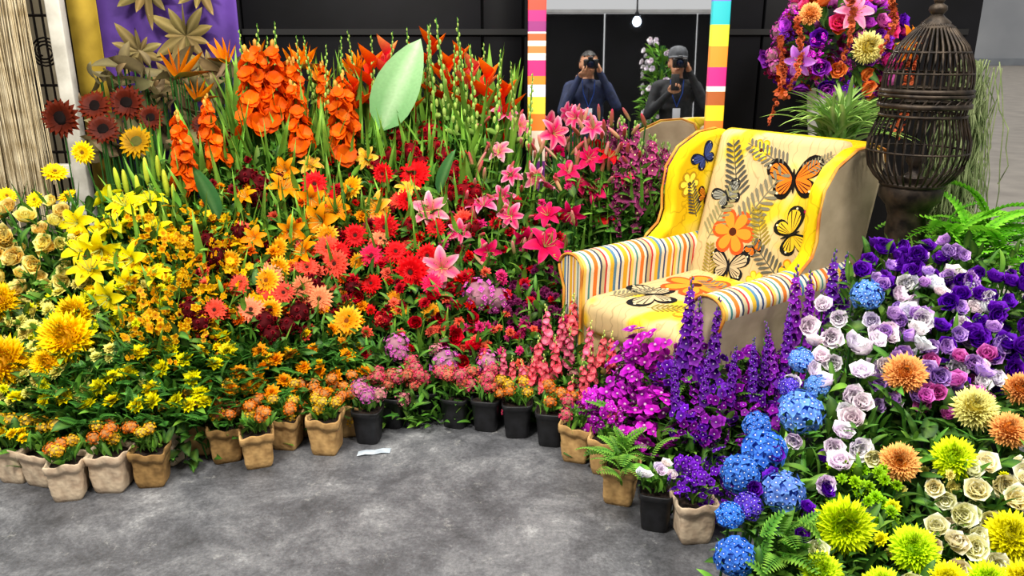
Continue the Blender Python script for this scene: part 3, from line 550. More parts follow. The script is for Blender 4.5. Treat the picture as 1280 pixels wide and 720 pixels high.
# ============================================================ generic solid helpers
def mk(name,V,F,mats,parent=None,smooth=False,mi=None):
    me=bpy.data.meshes.new(name); me.from_pydata([tuple(map(float,v)) for v in V],[],[tuple(int(i) for i in f) for f in F]); me.update()
    for m in (mats if isinstance(mats,list) else [mats]): me.materials.append(m)
    if mi is not None:
        for p,i in zip(me.polygons,mi): p.material_index=int(i)
    if smooth:
        for p in me.polygons: p.use_smooth=True
    o=bpy.data.objects.new(name,me); COL.objects.link(o)
    if parent: o.parent=parent
    return o
def box(name,sx,sy,sz,loc,mat,parent=None,bev=0,seg=3,rot=(0,0,0),sub=False):
    bm=bmesh.new(); bmesh.ops.create_cube(bm,size=1)
    for v in bm.verts: v.co=Vector((v.co.x*sx,v.co.y*sy,v.co.z*sz))
    if bev: bmesh.ops.bevel(bm,geom=list(bm.edges),offset=bev,segments=seg,affect='EDGES',profile=.5)
    me=bpy.data.meshes.new(name); bm.to_mesh(me); bm.free(); me.materials.append(mat)
    if bev:
        for p in me.polygons: p.use_smooth=True
    o=bpy.data.objects.new(name,me); COL.objects.link(o); o.location=loc; o.rotation_euler=rot
    if parent: o.parent=parent
    return o
def lathe(name,prof,mat,loc=(0,0,0),n=32,parent=None,rot=(0,0,0)):
    V=[];F=[]
    for r,z in prof:
        for j in range(n): a=2*pi*j/n; V.append((r*math.cos(a),r*math.sin(a),z))
    for i in range(len(prof)-1):
        for j in range(n): F.append((i*n+j,i*n+(j+1)%n,(i+1)*n+(j+1)%n,(i+1)*n+j))
    F.append(tuple(range(n))[::-1]); F.append(tuple((len(prof)-1)*n+j for j in range(n)))
    o=mk(name,V,F,mat,parent,True); o.location=loc; o.rotation_euler=rot
    m=o.modifiers.new('es','EDGE_SPLIT'); m.split_angle=.9
    return o
def prism(name,poly,axis,a0,a1,mats,parent=None,bev=.01,minner=None):
    n=len(poly)
    def P(q,a): return (a,q[0],q[1]) if axis=='x' else (q[0],a,q[1])
    V=[P(q,a0) for q in poly]+[P(q,a1) for q in poly]
    F=[tuple(range(n)),tuple(range(2*n-1,n-1,-1))]+[(i,i+n,(i+1)%n+n,(i+1)%n) for i in range(n)]
    o=mk(name,V,F,mats,parent)
    bm=bmesh.new(); bm.from_mesh(o.data); bmesh.ops.recalc_face_normals(bm,faces=bm.faces)
    for f in bm.faces:
        if minner: f.material_index=minner(f.normal,f.calc_center_median())
    bm.to_mesh(o.data); bm.free()
    for p in o.data.polygons: p.use_smooth=True
    if bev:
        m=o.modifiers.new('bev','BEVEL'); m.width=bev; m.segments=4; m.limit_method='ANGLE'; m.angle_limit=.6; m.harden_normals=True
    return o
def empty(name,loc=(0,0,0),rot=(0,0,0)):
    e=bpy.data.objects.new(name,None); COL.objects.link(e); e.location=loc; e.rotation_euler=rot; e.empty_display_size=.1; return e
def tubes_obj(name,paths,mat,parent=None,n=6):
    T=merge([tubeT(p,r,(1,1,1),n) for p,r in paths]); o=mk(name,T[0],T[1],mat,parent,True); return o

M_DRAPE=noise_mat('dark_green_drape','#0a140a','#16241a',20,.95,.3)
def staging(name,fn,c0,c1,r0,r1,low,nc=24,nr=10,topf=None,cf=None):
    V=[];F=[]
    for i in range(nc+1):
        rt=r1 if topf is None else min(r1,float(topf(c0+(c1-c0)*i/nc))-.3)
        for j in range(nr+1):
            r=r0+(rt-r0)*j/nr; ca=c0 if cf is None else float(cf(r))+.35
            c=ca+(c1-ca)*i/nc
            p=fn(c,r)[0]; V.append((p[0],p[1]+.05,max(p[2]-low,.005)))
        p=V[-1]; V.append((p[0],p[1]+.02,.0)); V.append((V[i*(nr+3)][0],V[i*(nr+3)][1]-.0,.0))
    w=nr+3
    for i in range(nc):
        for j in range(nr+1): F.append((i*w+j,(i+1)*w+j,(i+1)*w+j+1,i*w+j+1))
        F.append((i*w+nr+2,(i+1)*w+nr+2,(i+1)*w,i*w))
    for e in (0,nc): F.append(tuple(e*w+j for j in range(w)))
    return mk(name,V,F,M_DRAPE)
staging('draped_flower_staging',B,-6.6,.5,.9,3.9,.19,topf=topB)
staging('draped_flower_staging',Fr,1.5,2.9,.5,1.0,.19,nc=8,nr=4)
staging('draped_flower_staging',Rt,3.1,6.6,-2.0,2.2,.19,cf=lineR)

# ============================================================ ROOM
M_FLOOR,nt,b,o_=newmat('stained_dark_floor')
tc=nt.nodes.new('ShaderNodeTexCoord')
n1=nt.nodes.new('ShaderNodeTexNoise'); n1.inputs['Scale'].default_value=3.6; n1.inputs['Detail'].default_value=15; n1.inputs['Roughness'].default_value=.8; n1.inputs['Distortion'].default_value=.3
n2=nt.nodes.new('ShaderNodeTexNoise'); n2.inputs['Scale'].default_value=85; n2.inputs['Detail'].default_value=4; n2.inputs['Roughness'].default_value=.75
n3=nt.nodes.new('ShaderNodeTexNoise'); n3.inputs['Scale'].default_value=11; n3.inputs['Detail'].default_value=8; n3.inputs['Roughness'].default_value=.85
for n_ in (n1,n2,n3): nt.links.new(tc.outputs['Object'],n_.inputs['Vector'])
r1=nt.nodes.new('ShaderNodeValToRGB'); e=r1.color_ramp.elements; e[0].position=.36; e[0].color=H4('#38393c'); e[1].position=.70; e[1].color=H4('#a2a3a4')
x=e.new(.48); x.color=H4('#525357'); x=e.new(.58); x.color=H4('#6c6d70')
nt.links.new(n1.outputs['Fac'],r1.inputs[0])
mx=nt.nodes.new('ShaderNodeMix'); mx.data_type='RGBA'; mx.blend_type='OVERLAY'; mx.inputs[0].default_value=.9
nt.links.new(r1.outputs[0],mx.inputs[6]); nt.links.new(n2.outputs['Fac'],mx.inputs[7])
r3=nt.nodes.new('ShaderNodeValToRGB'); q=r3.color_ramp.elements; q[0].position=.58; q[0].color=(0,0,0,1); q[1].position=.68; q[1].color=(.6,.6,.6,1)
nt.links.new(n3.outputs['Fac'],r3.inputs[0])
m2=nt.nodes.new('ShaderNodeMix'); m2.data_type='RGBA'; nt.links.new(r3.outputs[0],m2.inputs[0]); nt.links.new(mx.outputs[2],m2.inputs[6]); m2.inputs[7].default_value=H4('#a4a4a0')
nt.links.new(m2.outputs[2],b.inputs['Base Color'])
b.inputs['Roughness'].default_value=.5
bp=nt.nodes.new('ShaderNodeBump'); bp.inputs['Strength'].default_value=.2; nt.links.new(n2.outputs['Fac'],bp.inputs['Height']); nt.links.new(bp.outputs[0],b.inputs['Normal'])
M_CONC=noise_mat('pale_concrete','#a9a095','#c4bbae',3,.5,0,lo=.3,hi=.7)
mk('floor',[(-3.6,-3,0),(2.15,-3,0),(2.15,4.75,0),(-3.6,4.75,0)],[(0,1,2,3)],M_FLOOR)
mk('hall_floor',[(-30,-30,-.004),(70,-30,-.004),(70,45,-.004),(-30,45,-.004)],[(0,1,2,3)],M_CONC)
M_BLK=noise_mat('black_panel','#08080a','#0e0e12',3,.6,0,spec=.15)
M_SEAM=noise_mat('panel_seam','#020203','#050506',5,.6)
wb=empty('wall_back')
xs=[-3.4,-1.45,-.16,.06,1.35,2.52]
for i in range(5): box('panel_%d'%i,xs[i+1]-xs[i]-.012,.05,2.9,((xs[i]+xs[i+1])/2,4.55,1.45),M_BLK,wb,.004,1)
box('panel_backing',5.9,.03,2.9,(-.44,4.59,1.45),M_SEAM,wb)
box('panel_rail',3.9,.02,.03,(.5,4.518,1.5+.02),M_SEAM,wb)
M_HALL=noise_mat('hall_wall_grey','#a6aab0','#b8bcc0',.3,.8)
box('wall_far',90,.3,12,(30,44,6),M_HALL)
box('trim_1',90,.06,.35,(30,43.8,.18),noise_mat('far_trim','#8a9098','#9aa0a6',1,.7))
wf=empty('wall_front')
for i in range(6): box('curtain_panel_%d'%i,1.18,.05,2.36,(-1.8+1.2*i,-2.6,1.18),M_BLK,wf,.005,1)
box('curtain_rail',7.4,.08,.04,(1.2,-2.58,2.39),noise_mat('rail_white','#c8c8c8','#e0e0e0',5,.4),wf)
box('ceiling_truss',7.4,.05,.05,(1.2,-2.0,2.95),noise_mat('truss','#9a9a9a','#b8b8b8',5,.4,metal=.6),wf)
pl=empty('pendant_lamp',(1.38,-1.0,2.12))
mE,nt,b,o_=newmat('lamp_glow'); b.inputs['Emission Color'].default_value=(.75,.85,1,1); b.inputs['Emission Strength'].default_value=12
lathe('bulb',[(.005,-.07),(.03,-.06),(.045,-.03),(.04,0),(.02,.03)],mE,parent=pl)
lathe('socket',[(.022,.03),(.024,.07),(.01,.09),(.004,.8)],M_BLK,parent=pl)

# ---- left scenery
M_PUR=noise_mat('purple_cloth','#3d2168','#5a3790',4,.8,.5); M_GOLDC=noise_mat('mustard_cloth','#8d7418','#b2952c',6,.8,.4)
def cloth(name,x0,x1,z0,z1,y,mat,fold=.012,k=18):
    V=[];F=[];n=60
    for i in range(n+1):
        for j in range(2):
            xx=x0+(x1-x0)*i/n; V.append((xx,y+fold*math.sin(xx*k*2),z0 if j==0 else z1))
    F=[(2*i,2*i+2,2*i+3,2*i+1) for i in range(n)]
    o=mk(name,V,F,mat,None,True); m=o.modifiers.new('s','SOLIDIFY'); m.thickness=.004; return o
cloth('purple_banner',-2.2,-1.45,.3,2.6,4.47,M_PUR)
cloth('mustard_banner',-2.34,-2.19,.3,2.6,4.46,M_GOLDC)
box('wall_left',.9,.05,2.9,(-2.88,4.50,1.45),noise_mat('beige_wall','#a79b80','#b9ae94',2,.8))
g=G('gilded_leaf_ornament'); gc0=hexc('#4a3e24'); gc1=hexc('#8a7846')
GL=petal(L=1,W=.32,e0=.25,e1=-.15,cup=-.3,nu=6,nv=4,c0=gc0,c1=gc1,p=.8,base=.1,mat=2,rib=hexc('#b09a64'))
for cx,cz,R_,n in [(-1.9,1.74,.2,11),(-1.72,1.5,.17,11),(-1.97,1.42,.16,10),(-1.62,1.74,.15,9),(-1.8,1.25,.16,10),(-1.6,1.3,.15,9)]:
    for i in range(n):
        a=2*pi*i/n+.3; g.add(GL,np.array([[cx,4.42,cz]]),frames_dir(np.array([[math.cos(a),-.15,math.sin(a)]]),np.array([pi/2 if math.cos(a)>0 else -pi/2])),R_*rng.uniform(.6,1.2),jit(1,.3))
g=G('dried_magnolia_foliage'); n=150; DL=leafT(hexc('#4a3e2c'),hexc('#8a7a55'),W=.38,rib=hexc('#b0a070'))
P=np.stack([rng.uniform(-2.12,-1.45,n),rng.uniform(4.1,4.32,n),rng.uniform(.85,1.36,n)],1)
g.add(DL,P,frames_dir(np.stack([rng.normal(0,.7,n),rng.normal(-.3,.3,n),rng.uniform(-.2,1,n)],1),rng.uniform(0,6,n)),rng.uniform(.1,.2,n),jit(n,.3,.1))
stems(g,P,1.3,.004)
M_WHT=noise_mat('weathered_white_wood','#b8b4a8','#dcd9ce',8,.6,.3)
tp=empty('white_trellis_post')
box('post',.075,.06,2.5,(-2.275,4.22,1.25),M_WHT,tp,.008); box('cross_rail',.5,.05,.07,(-2.5,4.22,.82),M_WHT,tp,.006); box('cross_rail_low',.5,.05,.07,(-2.5,4.22,.62),M_WHT,tp,.006)
box('foot',.14,.1,.06,(-2.275,4.22,.03),M_WHT,tp,.006)
M_IRON=noise_mat('black_iron','#0c0b0a','#2b2320',30,.5,.3,metal=.7)
ps=[]
for i in range(5): ps.append(([(-2.33-.045*i,4.35,.0),(-2.33-.045*i,4.35,2.3)],.006))
for z in (.9,1.25,1.6,1.95): ps.append(([(-2.31,4.35,z),(-2.55,4.35,z)],.008))
for zc in (1.1,1.42,1.77):
    for s in (-1,1):
        ps.append(([(-2.43+s*(.03+.05*(1-k/22))*math.cos(k*.5)*1.0,4.34,zc+(.02+.06*(1-k/22))*math.sin(k*.5)*s) for k in range(22)],.005))
tubes_obj('wrought_iron_gate',ps,M_IRON)
ps=[]
for i in range(420):
    x0=random.uniform(-2.84,-2.36); y0=random.uniform(4.0,4.13); z1=random.uniform(.55,.8); dx=random.uniform(-.03,.03)+(-.08*(x0+2.6)); 
    ps.append(([(x0,y0,2.35),(x0+dx*.5,y0+random.uniform(-.02,.02),1.5),(x0+dx,y0,z1)],.0035))
tubes_obj('raffia_curtain',ps,noise_mat('raffia','#b09c74','#e4d6b4',12,.8),n=3)
box('raffia_rail',.6,.04,.04,(-2.6,4.07,2.36),M_WHT)

# ============================================================ MIRROR
mir=empty('rainbow_framed_mirror',(.573,4.15,1.4),(math.radians(-2.5),0,0))
M_MIR,nt,b,o_=newmat('mirror_glass'); b.inputs['Metallic'].default_value=1; b.inputs['Roughness'].default_value=.015; b.inputs['Base Color'].default_value=(.86,.88,.9,1)
mk('glass',[(-.41,-.012,-1.3),(.41,-.012,-1.3),(.41,-.012,.75),(-.41,-.012,.75)],[(0,1,2,3)],M_MIR,mir)
box('backing',.9,.02,2.1,(0,.012,-.27),M_SEAM,mir)
colsR=[(0,'#e0701c'),(.06,'#c87a28'),(.12,'#e8c81a'),(.18,'#e8862a'),(.24,'#d81c78'),(.30,'#ee7a1e'),(.355,'#f2d01e'),(.39,'#a8561e'),(.42,'#f2e8d8'),(.43,'#e01c7c'),(.475,'#f08a1e'),(.52,'#d2dc2a'),(.57,'#12a8b0'),(.62,'#6a60c8'),(.68,'#d04a9a'),(.76,'#f2c81e'),(.84,'#7a1a6a'),(.93,'#e8801e')]
colsL=[(0,'#e0701c'),(.06,'#e8c81a'),(.12,'#d81c5a'),(.18,'#7a2a8a'),(.26,'#f0dcc8'),(.33,'#ee7a1e'),(.37,'#f2d83a'),(.41,'#e8dcf0'),(.435,'#f2861e'),(.455,'#d81c70'),(.49,'#f0e0cc'),(.505,'#d87a3a'),(.52,'#f2e6d4'),(.535,'#b85a2a'),(.548,'#f2e8e0'),(.553,'#8a2470'),(.575,'#c81a70'),(.60,'#e8402a'),(.64,'#f07a2a'),(.70,'#f0e8e0'),(.78,'#4a1a7a'),(.86,'#c81a78'),(.94,'#f28a1e')]
MR=stripe_mat('stripes_right','Z',2.15,colsR,off=.5,rough=.6); ML=stripe_mat('stripes_left','Z',2.15,colsL,off=.5,rough=.6)
def strip(name,sx,sz,x,z,mat):
    o=box(name,sx,.045,sz,(0,0,0),mat,mir,.006,2)
    for v in o.data.vertices: v.co.x+=x; v.co.y-=.01; v.co.z+=z
    return o
strip('frame_left',.09,2.15,-.45,-.27,ML); strip('frame_right',.09,2.15,.45,-.27,MR)
strip('frame_top',.81,.09,0,.76,MR); strip('frame_bottom',.81,.09,0,-1.30,MR)

# ============================================================ ARMCHAIR
ch=empty('butterfly_wing_armchair',(.83,3.17,0),(0,0,math.radians(-52))); ch.scale=(1.04,1.15,1.0)
M_CREAM=noise_mat('cream_linen','#a8977a','#c0ae90',9,.9,.25)
def print_mat(name,a,b_,c_,hi=.60):
    m,nt,b,o=newmat(name); tc=nt.nodes.new('ShaderNodeTexCoord')
    n=nt.nodes.new('ShaderNodeTexNoise'); n.inputs['Scale'].default_value=5; n.inputs['Detail'].default_value=2; nt.links.new(tc.outputs['Object'],n.inputs['Vector'])
    r=nt.nodes.new('ShaderNodeValToRGB'); e=r.color_ramp.elements; e[0].position=.42; e[0].color=H4(a); e[1].position=.52; e[1].color=H4(b_); x=e.new(hi); x.color=H4(c_)
    nt.links.new(n.outputs['Fac'],r.inputs[0])
    w=nt.nodes.new('ShaderNodeTexWave'); w.inputs['Scale'].default_value=9; w.inputs['Distortion'].default_value=14; w.inputs['Detail'].default_value=2; nt.links.new(tc.outputs['Object'],w.inputs['Vector'])
    cr=nt.nodes.new('ShaderNodeValToRGB'); cr.color_ramp.elements[0].position=.0; cr.color_ramp.elements[0].color=(.5,.5,.45,1); cr.color_ramp.elements[1].position=.06; cr.color_ramp.elements[1].color=(1,1,1,1)
    nt.links.new(w.outputs['Fac'],cr.inputs[0])
    mx=nt.nodes.new('ShaderNodeMix'); mx.data_type='RGBA'; mx.blend_type='MULTIPLY'; mx.inputs[0].default_value=.6
    nt.links.new(r.outputs[0],mx.inputs[6]); nt.links.new(cr.outputs[0],mx.inputs[7]); nt.links.new(mx.outputs[2],b.inputs['Base Color'])
    b.inputs['Roughness'].default_value=.9; b.inputs['Specular IOR Level'].default_value=.15; return m
M_PRINT=print_mat('botanical_print','#c4ac7c','#d0b880','#d8b62c')
M_YEL=print_mat('yellow_print','#d6b40c','#dec41e','#d0bc60',.66)
M_MUS=noise_mat('mustard_piping','#b5641a','#d8a03a',14,.75)
SC=[(0,'#d8d0b8'),(.06,'#1f3a6a'),(.10,'#d8d0b8'),(.15,'#d8a018'),(.24,'#e0d8c0'),(.28,'#a8321e'),(.31,'#e8c45a'),(.37,'#d8d0b8'),(.42,'#3a7a78'),(.46,'#d8d0b8'),(.52,'#d8701e'),(.60,'#e0d8c0'),(.65,'#28324a'),(.69,'#b8aa84'),(.76,'#b8282a'),(.80,'#d8d0b8'),(.86,'#d8aa2a'),(.94,'#4a7a9a')]
M_STR=stripe_mat('striped_fabric','Y',.24,SC); M_STRX=stripe_mat('striped_fabric_front','X',.16,SC,off=.3)
box('seat_base',.60,.72,.2,(0,-.02,.25),M_PRINT,ch,.03)
sc=box('seat_cushion',.56,.66,.16,(0,-.09,.41),M_PRINT,ch,.055,6)
def arm_poly(s):
    pts=[(-.05,.14),(-.05,.50)]
    for k in range(13):
        a=pi*1.08-k*(pi*1.16)/12; pts.append((.012+.068*math.cos(a),.59+.062*math.sin(a)))
    pts+=[(.05,.50),(.05,.14)]
    return [(s*(.325+q[0]),q[1]) for q in pts]
for s,nm in ((-1,'arm_far'),(1,'arm_near')):
    def mi(n,c,s=s):
        if abs(n.y)>.7: return 2
        if n.x*s>.5 and c.z<.56: return 1
        return 0
    prism(nm,arm_poly(s),'y',-.41,.32,[M_STR,M_CREAM,M_STRX if s<0 else M_CREAM],ch,.012,mi)
    pp=[(q[0],-.412,q[1]) for q in arm_poly(s)]
    tubes_obj(nm+'_piping',[(pp,.006)],M_MUS,ch,6)
wing=[(.36,.50),(.47,1.02),(.45,1.07),(.38,1.095),(.27,1.085),(.16,1.03),(.10,.95),(.085,.85),(.09,.76),(.07,.70),(.01,.655),(-.02,.62),(-.02,.50)]
for s,nm in ((-1,'wing_far'),(1,'wing_near')):
    def mi(n,c,s=s):
        if n.x*s>.5: return 1
        return 0
    a0,a1=(.305*s,.37*s); prism(nm,wing,'x',min(a0,a1),max(a0,a1),[M_YEL,M_CREAM],ch,.022,mi)
    tubes_obj(nm+'_piping',[([(.372*s,q[0],q[1]) for q in wing[1:]],.006)],M_MUS,ch,6)
th=math.radians(13)
bk=box('back_cushion',.60,.14,.70,(0,.31,.755),M_PRINT,ch,.045,6,rot=(-th,0,0))
box('back_shell',.70,.07,.92,(0,.405,.61),M_CREAM,ch,.03,4,rot=(-th*.9,0,0))
prism('head_roll',[(.415+.06*math.cos(a),1.055+.045*math.sin(a)) for a in np.linspace(0,2*pi,16,endpoint=False)],'x',-.31,.31,[M_YEL],ch,0)
M_LEG=noise_mat('dark_walnut','#2a160c','#4a2a18',20,.4)
for i,(x,y) in enumerate([(-.3,-.34),(.3,-.34),(-.3,.34),(.3,.34)]): lathe('leg_%d'%(i+1),[(.016,0),(.02,.03),(.03,.15)],M_LEG,(x,y,0),14,ch)
mats_c={}
def cm(h):
    if h not in mats_c: mats_c[h]=noise_mat('print_ink_'+h[1:],h,h,30,.9,spec=.1)
    return mats_c[h]
motif=[0]
def decal(name,polys,O,U,Vv,N,rot=0,s=1):
    V=[];F=[];mi=[];mats=[];k=0
    O=np.array(O,float);U=np.array(U,float);Vv=np.array(Vv,float);N=np.array(N,float); c,sn_=math.cos(rot),math.sin(rot)
    for li,(pts,h) in enumerate(polys):
        m=cm(h)
        if m not in mats: mats.append(m)
        cen=np.mean(np.array(pts),0)
        st=len(V)
        for q in [cen]+list(pts):
            x,y=q[0]*c-q[1]*sn_,q[0]*sn_+q[1]*c
            V.append(O+U*x*s+Vv*y*s+N*(.0012+.0002*li))
        n=len(pts)
        for i in range(n): F.append((st,st+1+i,st+1+(i+1)%n)); mi.append(mats.index(m))
    motif[0]+=1
    return mk('%s_print_%d'%(name,motif[0]),V,F,mats,ch,False,mi)
def wingpts(cx,cy,a,L,W,n=16):
    pts=[]
    for i in range(n):
        t=2*pi*i/n; x=L*.5*(1-math.cos(t)); y=W*.5*math.sin(t)*(.45+.75*x/L)
        pts.append((cx+x*math.cos(a)-y*math.sin(a),cy+x*math.sin(a)+y*math.cos(a)))
    return pts
def butterfly(c1,c2='#14100e',spot='#e8d8b0'):
    P=[]
    for s in (1,-1):
        for (a,L,W) in ((.55,1,.7),(-.65,.75,.62)):
            aa=a if s>0 else pi-a
            P.append((wingpts(0,0,aa,L,W),c2))
    for s in (1,-1):
        for (a,L,W) in ((.55,.8,.52),(-.65,.56,.44)):
            aa=a if s>0 else pi-a
            P.append((wingpts(.06*s,0,aa,L,W),c1))
            for q in (-.22,0.0,.22):
                ca,sa=math.cos(aa+q),math.sin(aa+q); P.append(([(0,0),(L*ca-.02*sa,L*sa+.02*ca),(L*ca+.02*sa,L*sa-.02*ca)],c2))
            P.append(([(L*1.12*math.cos(aa)+.04*math.cos(k),L*1.12*math.sin(aa)+.04*math.sin(k)) for k in np.linspace(0,6.28,7)[:-1]],spot))
    P.append(([(.05*math.cos(k),-.05+.38*math.sin(k)) for k in np.linspace(0,6.28,11)[:-1]],c2))
    return P
def blossom(c1,c2,n=6):
    P=[]
    for i in range(n):
        P.append((wingpts(0,0,2*pi*i/n,1,.75),c2)); 
    for i in range(n): P.append((wingpts(.05*math.cos(2*pi*i/n),.05*math.sin(2*pi*i/n),2*pi*i/n,.82,.5),c1))
    P.append(([(.18*math.cos(k),.18*math.sin(k)) for k in np.linspace(0,6.28,11)[:-1]],'#4a2010')); return P
def frondP(c='#4a4a42'):
    P=[([(-.02,-1),(.02,-1),(.012,1),(-.012,1)],c)]
    for i in range(10):
        y=-.85+i*.18
        for s in (1,-1): P.append((wingpts(0,y,(.6 if s>0 else pi-.6),.55-.03*i,.11,8),c))
    return P
up=np.array([0,math.sin(th),math.cos(th)]); nn=np.array([0,-math.cos(th),math.sin(th)]); cb=np.array([0,.31,.755])+nn*.07
def onback(x,z): return cb+np.array([x,0,0])+up*z
X=(1,0,0)
for nm,P,x,z,rot,s in [('frond',frondP(),-.16,.17,.35,.14),('frond',frondP('#77725c'),.0,.07,-.5,.16),('frond',frondP('#55554a'),.1,-.19,.9,.13),('frond',frondP('#6a6658'),-.02,.25,1.2,.12),('frond',frondP('#88825a'),-.18,-.02,-.3,.13),('frond',frondP('#77725c'),.2,.24,-.9,.08),('frond',frondP('#8a7a30'),.02,-.05,.4,.1),('frond',frondP('#8a7a30'),-.18,-.24,.2,.09),
  ('butterfly',butterfly('#e8741c'),.12,.17,.2,.14),('butterfly',butterfly('#e0b82a','#1a1a14'),.17,-.05,-1.0,.12),('blossom',blossom('#ee8a2a','#d8501e'),-.10,-.09,0,.105),('butterfly',butterfly('#8a8a80','#1a1a1c'),-.17,.06,.6,.085),('butterfly',butterfly('#b8a884','#17171a'),-.08,-.24,.1,.11),('blossom',blossom('#e8c02a','#d8861e'),.2,-.2,0,.055),('blossom',blossom('#b01a4a','#7a1030'),.22,.05,0,.024),('blossom',blossom('#f2d83a','#d0a01a'),-.06,.27,0,.05),('blossom',blossom('#f2d83a','#d0a01a'),.06,-.27,0,.045),('butterfly',butterfly('#e8741c'),.02,-.14,.8,.05)]:
    decal(nm,P,onback(x,z),X,up,nn,rot,s)
for nm,P,x,y,rot,s in [('frond',frondP(),.14,-.12,.6,.15),('frond',frondP('#77725c'),-.17,-.18,-.3,.1),('frond',frondP('#77725c'),.02,.1,1.3,.14),('frond',frondP('#8a7a30'),.06,-.2,-.8,.1),('blossom',blossom('#ee8a2a','#d8501e'),-.08,.06,0,.14),('butterfly',butterfly('#b8a884','#17171a'),-.1,-.15,2.4,.15),('butterfly',butterfly('#e0b82a','#1a1a14'),.16,.09,.5,.1),('blossom',blossom('#e8c02a','#d8861e'),.14,-.2,0,.07)]:
    decal(nm,P,(x,y-.06,.49),X,(0,1,0),(0,0,1),rot,s)
for nm,P,y,z,rot,s in [('frond',frondP(),.2,.8,.3,.09),('butterfly',butterfly('#3a4a8a','#141830'),.25,.98,.6,.08),('blossom',blossom('#f2e04a','#b08a1a'),.17,.87,0,.06),('butterfly',butterfly('#c8781a','#3a2010'),.27,.80,-.4,.06)]:
    decal(nm,P,(-.3045,y,z),(0,1,0),(0,0,1),(1,0,0),rot,s)
for nm,P,x,z,rot,s in [('butterfly',butterfly('#b8a884','#17171a'),-.12,.25,0,.09),('blossom',blossom('#ee8a2a','#d8501e'),.12,.25,0,.07)]:
    decal(nm,P,(x,-.381,z),X,(0,0,1),(0,-1,0),rot,s)

# ============================================================ LANTERN
lan=empty('moroccan_metal_lantern',(1.47,2.92,0)); lan.scale=(.95,.95,1)
M_BRZ=noise_mat('aged_bronze','#191412','#40362c',25,.5,.3,metal=.6)
ZB=.985
dome_p=[(.152,.33),(.154,.36),(.15,.40),(.138,.44),(.118,.48),(.092,.51),(.064,.54),(.045,.555)]
belly=[(.112,.0),(.14,.025),(.165,.06),(.178,.11),(.176,.16),(.160,.21),(.145,.25),(.148,.28)]
ps=[]
def ribs(prof,n,r,tw=0):
    for k in range(n):
        a=2*pi*k/n; ps.append(([(q*math.cos(a+tw*i),q*math.sin(a+tw*i),ZB+z) for i,(q,z) in enumerate(prof)],r))
ribs(belly,36,.0042); ribs(dome_p,36,.0042)
for rr,z,r in [(.112,.0,.009),(.178,.12,.004),(.15,.245,.006),(.155,.28,.011),(.158,.315,.008),(.155,.33,.01),(.128,.46,.005),(.06,.54,.008),(.152,.39,.004)]:
    ps.append(([(rr*math.cos(a),rr*math.sin(a),ZB+z) for a in np.linspace(0,2*pi,37)],r))
for k in range(24):
    a=2*pi*k/24; ps.append(([(.153*math.cos(a),.153*math.sin(a),ZB+.28),(.156*math.cos(a+.13),.156*math.sin(a+.13),ZB+.305),(.153*math.cos(a+.26),.153*math.sin(a+.26),ZB+.33)],.004))
tubes_obj('cage',ps,M_BRZ,lan,5)
lathe('finial',[(.055,.54),(.05,.56),(.03,.575),(.02,.585),(.032,.60),(.03,.612),(.014,.622),(.02,.632),(.012,.645),(.004,.675)],M_BRZ,(0,0,ZB),20,lan)
lathe('pedestal',[(.17,0),(.165,.03),(.06,.06),(.03,.10),(.028,.62),(.05,.66),(.035,.70),(.06,.74),(.075,.80),(.07,.86),(.085,.90),(.112,.93),(.115,.965),(.105,.985)],M_BRZ,(0,0,0),28,lan)
lathe('candle_holder',[(.035,.0),(.04,.02),(.02,.04),(.02,.06),(.035,.08),(.034,.10)],M_BRZ,(0,0,ZB),20,lan)
ps=[]
for i in range(520):
    x0=1.735+random.gauss(0,.035); y0=3.12+random.gauss(0,.035); z0=random.uniform(1.1,1.42); L=random.uniform(.3,.62)
    pp=[];x,y=x0,y0
    for k in range(6): pp.append((x,y,z0-L*k/5)); x+=random.gauss(0,.018); y+=random.gauss(0,.014)
    ps.append((pp,.0026))
tubes_obj('spanish_moss',ps,noise_mat('moss_green','#5a6c3e','#94a070',20,.9),n=3)
tubes_obj('moss_hook_stand',[([(1.735,3.12,0),(1.735,3.12,1.40)],.008)],M_IRON)

# ============================================================ TALL BOUQUET behind the chair
bq=np.array([1.55,4.02,1.45])
g=G('bouquet_arrangement')
ped=empty('bouquet_pedestal',(bq[0],bq[1],0))
lathe('column',[(.12,0),(.12,.04),(.07,.08),(.06,.9),(.10,.96),(.11,1.0)],M_WHT,(0,0,0),28,ped)
lathe('vase',[(.05,1.0),(.075,1.03),(.09,1.12),(.10,1.22),(.105,1.25)],noise_mat('white_ceramic','#d0d0cc','#eeeeea',5,.25),(0,0,0),28,ped)
OrP=[rose('#d05ae0','#8a20a0'),rose('#f89a5a','#e05a28'),ORS,rose('#f050b0','#9a1a70'),KP,MOr,RP,RPk,rose('#f8609a','#c0285a'),dome(26,MPk,.2),rose('#a848d0','#5a1580'),ORS,VIS]
for i in range(210):
    d=rng.normal(0,1,3); d/=np.linalg.norm(d)
    if d[2]<-.75: continue
    p=bq+d*np.array([.29,.24,.28])*rng.uniform(.85,1.05); T=OrP[int(rng.integers(0,len(OrP)))]
    g.add(T,p[None],frames((d+rng.normal(0,.2,3))[None],rng.uniform(0,6,1)),rng.uniform(.036,.055),jit(1))
for d,T,s in [((.15,-.95,.0),PYL,.085),((.8,-.7,.05),lily('#f5861c','#fba64a','#d85a10'),.095),((-.1,-.85,.5),lily('#ee7aa8','#fbc8d8','#e0609a'),.09),((-.7,-.7,.5),PO,.06),((-.75,-.65,-.2),lily('#b060d0','#d8a0e8','#8a3ab0'),.08)]:
    d=np.array(d); g.add(T,(bq+d*.29)[None],frames(d[None]+np.array([[0,-.3,0]]),np.zeros(1)),s)
n=130; d=rng.normal(0,1,(n,3)); d/=np.linalg.norm(d,axis=1,keepdims=True)
